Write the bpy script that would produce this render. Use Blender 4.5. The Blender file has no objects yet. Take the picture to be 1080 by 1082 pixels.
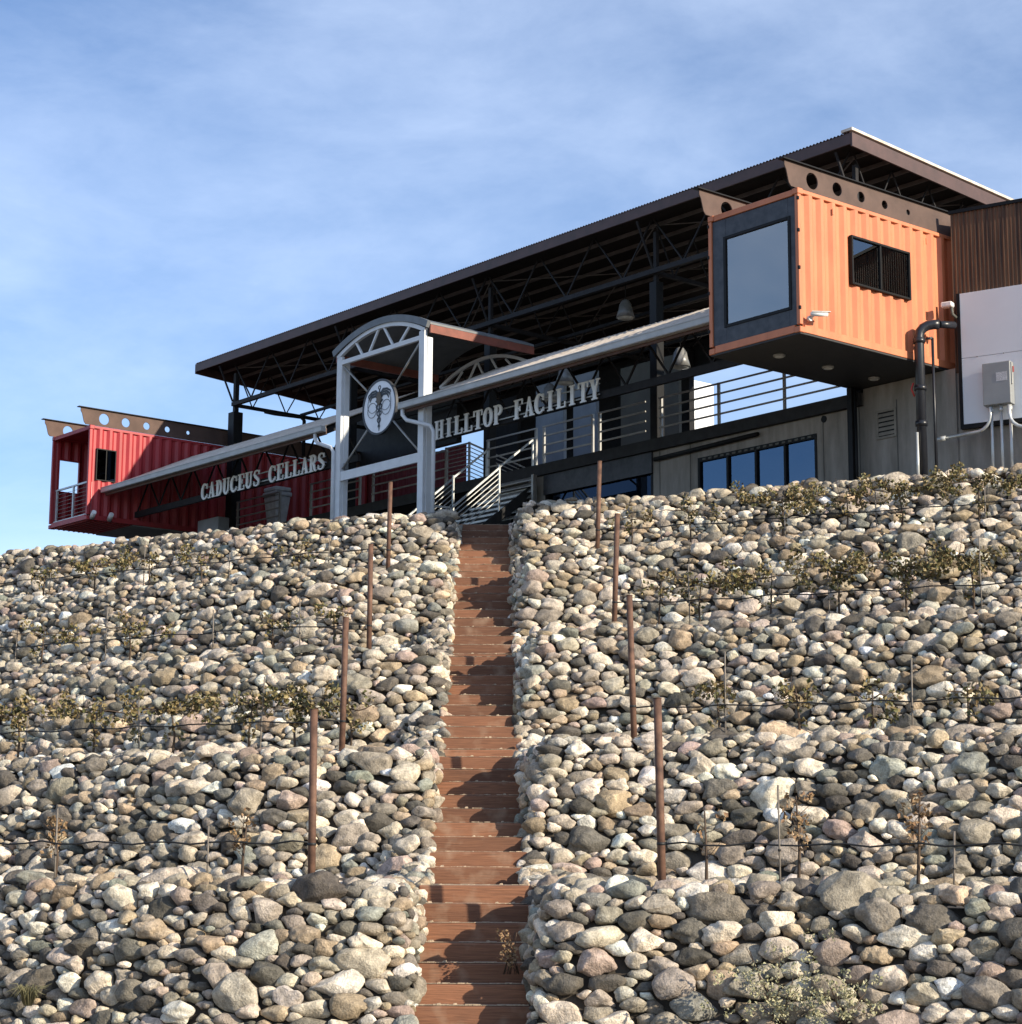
import bpy, bmesh, math, random
import numpy as np
from mathutils import Vector, Matrix

random.seed(7)
rng = np.random.default_rng(11)
scene = bpy.context.scene
C = scene.collection
R = math.radians

# ------------------------------------------------------------------ camera
FPX, PITCH, ROLL = 2125.9, 0.1736, 0.0057          # focal length for a 1080 px wide frame
cam_d = bpy.data.cameras.new("camera")
cam = bpy.data.objects.new("camera", cam_d)
C.objects.link(cam)
cam_d.sensor_fit = 'HORIZONTAL'
cam_d.sensor_width = 36.0
cam_d.lens = 36.0 * FPX / 1080.0
cam_d.clip_end = 6000
_F = Vector((0, math.cos(PITCH), math.sin(PITCH)))
_U = Vector((0, -math.sin(PITCH), math.cos(PITCH)))
_R = Vector((1, 0, 0))
_R2 = math.cos(ROLL) * _R + math.sin(ROLL) * _U
_U2 = -math.sin(ROLL) * _R + math.cos(ROLL) * _U
m3 = Matrix((_R2, _U2, -_F)).transposed()
cam.matrix_world = m3.to_4x4()
scene.camera = cam

# ------------------------------------------------------------------ light
AZ = 0.8765
u = Vector((math.cos(AZ), -math.sin(AZ), 0))        # along the facade, to the right
v = Vector((math.sin(AZ), math.cos(AZ), 0))         # into the building
O = Vector((3.9732, 39.2986, 10.1107))              # lower left front corner of the orange container
SUN_EL = R(21.5)
_a = math.sin(SUN_EL) / 1.55
_b = math.sqrt(math.cos(SUN_EL) ** 2 - _a * _a)
SUN = (u * _b + v * _a + Vector((0, 0, math.sin(SUN_EL)))).normalized()
sun_d = bpy.data.lights.new("sun", 'SUN')
sun_d.energy = 5.0
sun_d.angle = R(0.5)
sun_d.color = (1.0, 0.885, 0.70)
sun = bpy.data.objects.new("sun", sun_d)
C.objects.link(sun)
sun.rotation_euler = SUN.to_track_quat('Z', 'Y').to_euler()
sun.location = (20, -20, 40)

world = bpy.data.worlds.new("World")
scene.world = world
world.use_nodes = True
wn, wl = world.node_tree.nodes, world.node_tree.links
wn.clear()
w_out = wn.new('ShaderNodeOutputWorld')
w_bg = wn.new('ShaderNodeBackground')
w_bg.inputs['Strength'].default_value = 0.118
sky = wn.new('ShaderNodeTexSky')
sky.sky_type = 'NISHITA'
sky.sun_disc = False
sky.sun_elevation = SUN_EL
sky.sun_rotation = math.atan2(SUN.x, SUN.y)
sky.altitude = 1500
sky.air_density = 1.0
sky.dust_density = 0.3
sky.ozone_density = 2.6
tc = wn.new('ShaderNodeTexCoord')
mp = wn.new('ShaderNodeMapping')
mp.inputs['Rotation'].default_value = (0.35, -0.25, 0.5)
mp.inputs['Scale'].default_value = (2.6, 3.6, 6.0)
wl.new(tc.outputs['Generated'], mp.inputs['Vector'])
n1 = wn.new('ShaderNodeTexNoise')
n1.inputs['Scale'].default_value = 1.3
n1.inputs['Detail'].default_value = 9
n1.inputs['Roughness'].default_value = 0.58
n1.inputs['Distortion'].default_value = 0.25
wl.new(mp.outputs['Vector'], n1.inputs['Vector'])
cr = wn.new('ShaderNodeMapRange')
cr.inputs['From Min'].default_value = 0.36
cr.inputs['From Max'].default_value = 0.72
cr.inputs['To Min'].default_value = 0.08
cr.inputs['To Max'].default_value = 0.42
n2 = wn.new('ShaderNodeTexNoise')
n2.inputs['Scale'].default_value = 4.2
n2.inputs['Detail'].default_value = 10
n2.inputs['Roughness'].default_value = 0.62
n2.inputs['Distortion'].default_value = 0.3
wl.new(mp.outputs['Vector'], n2.inputs['Vector'])
nm = wn.new('ShaderNodeMath')
nm.operation = 'MULTIPLY_ADD'
nm.inputs[1].default_value = 0.28
wl.new(n2.outputs['Fac'], nm.inputs[0])
nh = wn.new('ShaderNodeMath')
nh.operation = 'MULTIPLY'
nh.inputs[1].default_value = 0.72
wl.new(n1.outputs['Fac'], nh.inputs[0])
wl.new(nh.outputs['Value'], nm.inputs[2])
wl.new(nm.outputs['Value'], cr.inputs['Value'])
cm = wn.new('ShaderNodeMixRGB')
cm.inputs['Color2'].default_value = (7.2, 8.2, 9.9, 1)
wl.new(cr.outputs['Result'], cm.inputs['Fac'])
hs = wn.new('ShaderNodeHueSaturation')
hs.inputs['Saturation'].default_value = 1.14
hs.inputs['Hue'].default_value = 0.505
wl.new(sky.outputs['Color'], hs.inputs['Color'])
wl.new(hs.outputs['Color'], cm.inputs['Color1'])
wl.new(cm.outputs['Color'], w_bg.inputs['Color'])
wl.new(w_bg.outputs['Background'], w_out.inputs['Surface'])

scene.view_settings.view_transform = 'Standard'
scene.view_settings.look = 'None'
scene.view_settings.exposure = 0.57
scene.view_settings.gamma = 1.0

# ------------------------------------------------------------------ helpers
BM = Matrix((( u.x, v.x, 0, O.x), (u.y, v.y, 0, O.y), (0, 0, 1, O.z), (0, 0, 0, 1)))   # (s, p, z) of the building to world
BROT = math.atan2(u.y, u.x)
I4 = Matrix.Identity(4)
WM = {}


def W(s, p, z):
    return BM @ Vector((s, p, z))


def tag(o, label=None, cat=None, group=None, kind=None):
    if label:
        o['label'] = label
    if cat:
        o['category'] = cat
    if group:
        o['group'] = group
    if kind:
        o['kind'] = kind
    return o


def thing(name, label, cat, loc, rotz=0.0, group=None, bld=False):
    o = bpy.data.objects.new(name, None)
    C.objects.link(o)
    o.empty_display_size = 0.3
    if bld:
        loc = W(*loc)
        rotz += BROT
    o.location = loc
    o.rotation_euler = (0, 0, rotz)
    WM[o] = Matrix.Translation(Vector(loc)) @ Matrix.Rotation(rotz, 4, 'Z')
    return tag(o, label, cat, group)


class MB:
    """collects solids and links them as one mesh object"""

    def __init__(self, M=I4):
        self.bm = bmesh.new()
        self.M = M

    def _poly(self, verts, faces):
        vs = [self.bm.verts.new(p) for p in verts]
        fs = []
        for f in faces:
            try:
                fs.append(self.bm.faces.new([vs[i] for i in f]))
            except ValueError:
                pass
        return vs, fs

    def hexa(self, p, bev=0.0):
        """eight corners: bottom ring then top ring"""
        vs, fs = self._poly(p, [(3, 2, 1, 0), (4, 5, 6, 7), (0, 1, 5, 4), (1, 2, 6, 5), (2, 3, 7, 6), (3, 0, 4, 7)])
        if bev > 0:
            ed = list({e for f in fs for e in f.edges})
            bmesh.ops.bevel(self.bm, geom=ed, offset=bev, segments=1, profile=0.5, affect='EDGES')
        return self

    def box(self, x0, x1, y0, y1, z0, z1, bev=0.0):
        return self.hexa([(x0, y0, z0), (x1, y0, z0), (x1, y1, z0), (x0, y1, z0),
                          (x0, y0, z1), (x1, y0, z1), (x1, y1, z1), (x0, y1, z1)], bev)

    def bar(self, a, b, w, h=None, up=(0, 0, 1), bev=0.0):
        """square bar from a to b"""
        a, b = Vector(a), Vector(b)
        h = w if h is None else h
        d = (b - a).normalized()
        up = Vector(up)
        if abs(d.dot(up)) > 0.98:
            up = Vector((0, 1, 0))
        x = d.cross(up).normalized() * (w / 2)
        y = x.cross(d).normalized() * (h / 2)
        return self.hexa([a - x - y, a + x - y, b + x - y, b - x - y, a - x + y, a + x + y, b + x + y, b - x + y], bev)

    def tube(self, pts, r, n=8, cap=True):
        pts = [Vector(p) for p in pts]
        rs = r if isinstance(r, (list, tuple)) else [r] * len(pts)
        rings = []
        ref = None
        for i, p in enumerate(pts):
            d = (pts[min(i + 1, len(pts) - 1)] - pts[max(i - 1, 0)]).normalized()
            if ref is None:
                ref = Vector((0, 0, 1)) if abs(d.z) < 0.9 else Vector((1, 0, 0))
            x = d.cross(ref).normalized()
            y = x.cross(d).normalized()
            ref = y
            rings.append([self.bm.verts.new(p + (x * math.cos(t) + y * math.sin(t)) * rs[i])
                          for t in [2 * math.pi * k / n for k in range(n)]])
        for a, b in zip(rings, rings[1:]):
            for k in range(n):
                f = self.bm.faces.new((a[k], a[(k + 1) % n], b[(k + 1) % n], b[k]))
                f.smooth = True
        if cap:
            self.bm.faces.new(list(reversed(rings[0])))
            self.bm.faces.new(rings[-1])
        return self

    def lathe(self, prof, c=(0, 0, 0), n=20, cap=True):
        c = Vector(c)
        rings = [[self.bm.verts.new(c + Vector((r * math.cos(t), r * math.sin(t), z)))
                  for t in [2 * math.pi * k / n for k in range(n)]] for r, z in prof]
        for a, b in zip(rings, rings[1:]):
            for k in range(n):
                f = self.bm.faces.new((a[k], a[(k + 1) % n], b[(k + 1) % n], b[k]))
                f.smooth = True
        if cap:
            self.bm.faces.new(list(reversed(rings[0])))
            self.bm.faces.new(rings[-1])
        return self

    def ribbon(self, pts, w, org, ax, ay, depth, closed=False):
        """flat stroke in the plane (ax, ay) with thickness depth towards ax x ay"""
        org, ax, ay = Vector(org), Vector(ax), Vector(ay)
        n = ax.cross(ay).normalized() * depth
        N = len(pts)
        ws = w if isinstance(w, (list, tuple)) else [w] * N
        L, Rr = [], []
        for i in range(N):
            if closed:
                a, b = pts[i - 1], pts[(i + 1) % N]
            else:
                a, b = pts[max(i - 1, 0)], pts[min(i + 1, N - 1)]
            dx, dy = b[0] - a[0], b[1] - a[1]
            l = math.hypot(dx, dy) or 1
            nx, ny = -dy / l * ws[i] / 2, dx / l * ws[i] / 2
            L.append(org + ax * (pts[i][0] + nx) + ay * (pts[i][1] + ny))
            Rr.append(org + ax * (pts[i][0] - nx) + ay * (pts[i][1] - ny))
        b = self.bm.verts.new
        vL, vR = [b(p) for p in L], [b(p) for p in Rr]
        wL, wR = [b(p + n) for p in L], [b(p + n) for p in Rr]
        f = self.bm.faces.new
        rng_ = range(N) if closed else range(N - 1)
        for i in rng_:
            j = (i + 1) % N
            f((vL[i], vR[i], vR[j], vL[j]))
            f((wL[i], wL[j], wR[j], wR[i]))
            f((vL[i], vL[j], wL[j], wL[i]))
            f((vR[i], wR[i], wR[j], vR[j]))
        if not closed:
            f((vL[0], wL[0], wR[0], vR[0]))
            f((vL[-1], vR[-1], wR[-1], wL[-1]))
        return self

    def prism(self, poly, org, ax, ay, depth):
        org, ax, ay = Vector(org), Vector(ax), Vector(ay)
        n = ax.cross(ay).normalized() * depth
        a = [self.bm.verts.new(org + ax * x + ay * y) for x, y in poly]
        b = [self.bm.verts.new(org + ax * x + ay * y + n) for x, y in poly]
        self.bm.faces.new(list(reversed(a)))
        self.bm.faces.new(b)
        N = len(poly)
        for i in range(N):
            j = (i + 1) % N
            self.bm.faces.new((a[i], a[j], b[j], b[i]))
        return self

    def corr(self, org, ax, ay, n, x0, x1, y0, y1, pitch=0.29, depth=0.036, thick=0.006, prof=None):
        """corrugated sheet: the profile runs along ax with a fixed phase, ribs along ay, outward normal n"""
        org, ax, ay, n = Vector(org), Vector(ax), Vector(ay), Vector(n)
        prof = prof or [(0, 0), (0.25, 0), (0.5, 1), (0.75, 1), (1, 0)]

        def hgt(x):
            t = (x / pitch) % 1.0
            for (a, ha), (b, hb) in zip(prof, prof[1:]):
                if a <= t <= b:
                    return -depth * (ha + (hb - ha) * (t - a) / (b - a))
            return 0
        xs = [x0, x1]
        k = math.floor(x0 / pitch)
        while k * pitch < x1:
            for a, _ in prof[:-1]:
                x = (k + a) * pitch
                if x0 + 1e-4 < x < x1 - 1e-4:
                    xs.append(x)
            k += 1
        xs = sorted(set(xs))
        b = self.bm.verts.new
        rows = []
        for off in (0.0, -thick):
            rows.append([(b(org + ax * x + ay * y0 + n * (hgt(x) + off)), b(org + ax * x + ay * y1 + n * (hgt(x) + off))) for x in xs])
        f = self.bm.faces.new
        fr, bk = rows
        for i in range(len(xs) - 1):
            f((fr[i][0], fr[i + 1][0], fr[i + 1][1], fr[i][1]))
            f((bk[i][0], bk[i][1], bk[i + 1][1], bk[i + 1][0]))
            f((fr[i][0], bk[i][0], bk[i + 1][0], fr[i + 1][0]))
            f((fr[i][1], fr[i + 1][1], bk[i + 1][1], bk[i][1]))
        f((fr[0][0], fr[0][1], bk[0][1], bk[0][0]))
        f((fr[-1][0], bk[-1][0], bk[-1][1], fr[-1][1]))
        return self

    def build(self, name, m, parent=None, label=None):
        me = bpy.data.meshes.new(name)
        M = self.M
        if parent is not None:
            M = WM[parent].inverted() @ M
        self.bm.transform(M)
        bmesh.ops.recalc_face_normals(self.bm, faces=self.bm.faces)
        self.bm.to_mesh(me)
        self.bm.free()
        me.materials.append(m)
        o = bpy.data.objects.new(name, me)
        C.objects.link(o)
        if parent is not None:
            o.parent = parent
            WM[o] = WM[parent]
        else:
            WM[o] = I4.copy()
        if label:
            o['label'] = label
        return o


def B():
    return MB(BM)


def kids(o):
    return [c for c in KID.get(o, [])]


KID = {}


def copy_tree(o, parent=None):
    c = o.copy()
    C.objects.link(c)
    if parent is not None:
        c.parent = parent
    for ch in list(o.children):
        copy_tree(ch, c)
    return c


def place(o, loc, rot=None, label=None):
    o.location = loc
    if rot is not None:
        o.rotation_euler = rot
    if label:
        o['label'] = label
    return o


# ------------------------------------------------------------------ materials
def mat(name, col, rough=0.6, metal=0.0, var=0.12, scale=6.0, bump=0.0, bscale=40.0, col2=None, streak=None, spec=0.5, detail=6):
    """principled material: base colour broken up by two noises, optional stain colour and vertical streaks"""
    m = bpy.data.materials.new(name)
    m.use_nodes = True
    nt = m.node_tree
    n, l = nt.nodes, nt.links
    p = n['Principled BSDF']
    p.inputs['Roughness'].default_value = rough
    p.inputs['Metallic'].default_value = metal
    p.inputs['Specular IOR Level'].default_value = spec
    g = n.new('ShaderNodeTexCoord')
    no = n.new('ShaderNodeTexNoise')
    no.inputs['Scale'].default_value = scale
    no.inputs['Detail'].default_value = detail
    no.inputs['Roughness'].default_value = 0.6
    if streak:
        mpn = n.new('ShaderNodeMapping')
        mpn.inputs['Scale'].default_value = streak
        l.new(g.outputs['Object'], mpn.inputs['Vector'])
        l.new(mpn.outputs['Vector'], no.inputs['Vector'])
    else:
        l.new(g.outputs['Object'], no.inputs['Vector'])
    mr = n.new('ShaderNodeMapRange')
    mr.inputs['From Min'].default_value = 0.32
    mr.inputs['From Max'].default_value = 0.68
    l.new(no.outputs['Fac'], mr.inputs['Value'])
    mx = n.new('ShaderNodeMixRGB')
    c2 = col2 or tuple(c * (1 - var * 2) for c in col)
    mx.inputs['Color1'].default_value = (*[min(1, c * (1 + var)) for c in col], 1)
    mx.inputs['Color2'].default_value = (*c2, 1)
    l.new(mr.outputs['Result'], mx.inputs['Fac'])
    l.new(mx.outputs['Color'], p.inputs['Base Color'])
    if bump > 0:
        nb = n.new('ShaderNodeTexNoise')
        nb.inputs['Scale'].default_value = bscale
        nb.inputs['Detail'].default_value = 5
        l.new(g.outputs['Object'], nb.inputs['Vector'])
        bp = n.new('ShaderNodeBump')
        bp.inputs['Strength'].default_value = bump
        bp.inputs['Distance'].default_value = 0.02
        l.new(nb.outputs['Fac'], bp.inputs['Height'])
        l.new(bp.outputs['Normal'], p.inputs['Normal'])
    return m


def glass(name, tint=(0.35, 0.4, 0.42), refl=0.35, gcol=(0.9, 0.95, 1)):
    m = bpy.data.materials.new(name)
    m.use_nodes = True
    n, l = m.node_tree.nodes, m.node_tree.links
    n.clear()
    out = n.new('ShaderNodeOutputMaterial')
    tr = n.new('ShaderNodeBsdfTransparent')
    tr.inputs['Color'].default_value = (*tint, 1)
    gl = n.new('ShaderNodeBsdfGlossy')
    gl.inputs['Roughness'].default_value = 0.01
    gl.inputs['Color'].default_value = (*gcol, 1)
    fr = n.new('ShaderNodeFresnel')
    fr.inputs['IOR'].default_value = 1.6
    ad = n.new('ShaderNodeMath')
    ad.operation = 'ADD'
    ad.use_clamp = True
    ad.inputs[1].default_value = refl
    l.new(fr.outputs['Fac'], ad.inputs[0])
    mx = n.new('ShaderNodeMixShader')
    l.new(ad.outputs['Value'], mx.inputs['Fac'])
    l.new(tr.outputs['BSDF'], mx.inputs[1])
    l.new(gl.outputs['BSDF'], mx.inputs[2])
    l.new(mx.outputs['Shader'], out.inputs['Surface'])
    return m


def rock_mat():
    m = bpy.data.materials.new("river_rock")
    m.use_nodes = True
    n, l = m.node_tree.nodes, m.node_tree.links
    p = n['Principled BSDF']
    p.inputs['Roughness'].default_value = 0.85
    p.inputs['Specular IOR Level'].default_value = 0.3
    at = n.new('ShaderNodeAttribute')
    at.attribute_name = 'col'
    ge = n.new('ShaderNodeNewGeometry')
    a = n.new('ShaderNodeTexNoise')
    a.inputs['Scale'].default_value = 7
    a.inputs['Detail'].default_value = 8
    a.inputs['Roughness'].default_value = 0.68
    l.new(ge.outputs['Position'], a.inputs['Vector'])
    ra = n.new('ShaderNodeMapRange')
    ra.inputs['From Min'].default_value = 0.3
    ra.inputs['From Max'].default_value = 0.7
    ra.inputs['To Min'].default_value = 0.42
    ra.inputs['To Max'].default_value = 1.42
    l.new(a.outputs['Fac'], ra.inputs['Value'])
    mu = n.new('ShaderNodeMixRGB')
    mu.blend_type = 'MULTIPLY'
    mu.inputs['Fac'].default_value = 1
    l.new(at.outputs['Color'], mu.inputs['Color1'])
    l.new(ra.outputs['Result'], mu.inputs['Color2'])
    # lichen and stain patches
    b = n.new('ShaderNodeTexNoise')
    b.inputs['Scale'].default_value = 4.5
    b.inputs['Detail'].default_value = 7
    b.inputs['Roughness'].default_value = 0.7
    l.new(ge.outputs['Position'], b.inputs['Vector'])
    rb = n.new('ShaderNodeMapRange')
    rb.inputs['From Min'].default_value = 0.55
    rb.inputs['From Max'].default_value = 0.66
    rb.inputs['To Max'].default_value = 0.45
    l.new(b.outputs['Fac'], rb.inputs['Value'])
    mx = n.new('ShaderNodeMixRGB')
    mx.inputs['Color2'].default_value = (0.16, 0.13, 0.09, 1)
    l.new(rb.outputs['Result'], mx.inputs['Fac'])
    l.new(mu.outputs['Color'], mx.inputs['Color1'])
    # fine speckle
    s = n.new('ShaderNodeTexNoise')
    s.inputs['Scale'].default_value = 48
    s.inputs['Detail'].default_value = 3
    l.new(ge.outputs['Position'], s.inputs['Vector'])
    rs = n.new('ShaderNodeMapRange')
    rs.inputs['From Min'].default_value = 0.3
    rs.inputs['From Max'].default_value = 0.7
    rs.inputs['To Min'].default_value = 0.78
    rs.inputs['To Max'].default_value = 1.18
    l.new(s.outputs['Fac'], rs.inputs['Value'])
    m2 = n.new('ShaderNodeMixRGB')
    m2.blend_type = 'MULTIPLY'
    m2.inputs['Fac'].default_value = 1
    l.new(mx.outputs['Color'], m2.inputs['Color1'])
    l.new(rs.outputs['Result'], m2.inputs['Color2'])
    l.new(m2.outputs['Color'], p.inputs['Base Color'])
    ms = n.new('ShaderNodeMath')
    ms.operation = 'MULTIPLY_ADD'
    ms.inputs[1].default_value = 0.25
    l.new(s.outputs['Fac'], ms.inputs[0])
    l.new(a.outputs['Fac'], ms.inputs[2])
    bp = n.new('ShaderNodeBump')
    bp.inputs['Strength'].default_value = 0.9
    bp.inputs['Distance'].default_value = 0.05
    l.new(ms.outputs['Value'], bp.inputs['Height'])
    l.new(bp.outputs['Normal'], p.inputs['Normal'])
    return m


def wood_mat():
    m = bpy.data.materials.new("stained_timber")
    m.use_nodes = True
    n, l = m.node_tree.nodes, m.node_tree.links
    p = n['Principled BSDF']
    p.inputs['Roughness'].default_value = 0.75
    g = n.new('ShaderNodeNewGeometry')
    mpn = n.new('ShaderNodeMapping')
    mpn.inputs['Scale'].default_value = (1.3, 22, 36)
    l.new(g.outputs['Position'], mpn.inputs['Vector'])
    no = n.new('ShaderNodeTexNoise')
    no.inputs['Scale'].default_value = 2.2
    no.inputs['Detail'].default_value = 8
    no.inputs['Distortion'].default_value = 0.8
    l.new(mpn.outputs['Vector'], no.inputs['Vector'])
    ramp = n.new('ShaderNodeValToRGB')
    e = ramp.color_ramp.elements
    e[0].position, e[0].color = 0.3, (0.130, 0.055, 0.028, 1)
    e[1].position, e[1].color = 0.72, (0.255, 0.112, 0.056, 1)
    e2 = e.new(0.5)
    e2.color = (0.19, 0.080, 0.040, 1)
    l.new(no.outputs['Fac'], ramp.inputs['Fac'])
    # weathering differs from board to board
    at = n.new('ShaderNodeObjectInfo')
    mr = n.new('ShaderNodeMapRange')
    mr.inputs['To Min'].default_value = 0.7
    mr.inputs['To Max'].default_value = 1.28
    l.new(at.outputs['Random'], mr.inputs['Value'])
    mu = n.new('ShaderNodeMixRGB')
    mu.blend_type = 'MULTIPLY'
    mu.inputs['Fac'].default_value = 1
    l.new(ramp.outputs['Color'], mu.inputs['Color1'])
    l.new(mr.outputs['Result'], mu.inputs['Color2'])
    # dusty scuffs
    d = n.new('ShaderNodeTexNoise')
    d.inputs['Scale'].default_value = 3.5
    d.inputs['Detail'].default_value = 8
    l.new(g.outputs['Position'], d.inputs['Vector'])
    dr = n.new('ShaderNodeMapRange')
    dr.inputs['From Min'].default_value = 0.54
    dr.inputs['From Max'].default_value = 0.75
    dr.inputs['To Max'].default_value = 0.5
    l.new(d.outputs['Fac'], dr.inputs['Value'])
    mx = n.new('ShaderNodeMixRGB')
    mx.inputs['Color2'].default_value = (0.36, 0.25, 0.17, 1)
    l.new(dr.outputs['Result'], mx.inputs['Fac'])
    l.new(mu.outputs['Color'], mx.inputs['Color1'])
    l.new(mx.outputs['Color'], p.inputs['Base Color'])
    bp = n.new('ShaderNodeBump')
    bp.inputs['Strength'].default_value = 0.5
    bp.inputs['Distance'].default_value = 0.01
    l.new(no.outputs['Fac'], bp.inputs['Height'])
    l.new(bp.outputs['Normal'], p.inputs['Normal'])
    return m


def leaf_mat(name, cols):
    m = bpy.data.materials.new(name)
    m.use_nodes = True
    n, l = m.node_tree.nodes, m.node_tree.links
    p = n['Principled BSDF']
    p.inputs['Roughness'].default_value = 0.7
    g = n.new('ShaderNodeNewGeometry')
    ramp = n.new('ShaderNodeValToRGB')
    e = ramp.color_ramp.elements
    e[0].color = (*cols[0], 1)
    e[1].color = (*cols[-1], 1)
    for i, c in enumerate(cols[1:-1], 1):
        q = e.new(i / (len(cols) - 1))
        q.color = (*c, 1)
    l.new(g.outputs['Random Per Island'], ramp.inputs['Fac'])
    l.new(ramp.outputs['Color'], p.inputs['Base Color'])
    return m


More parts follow.
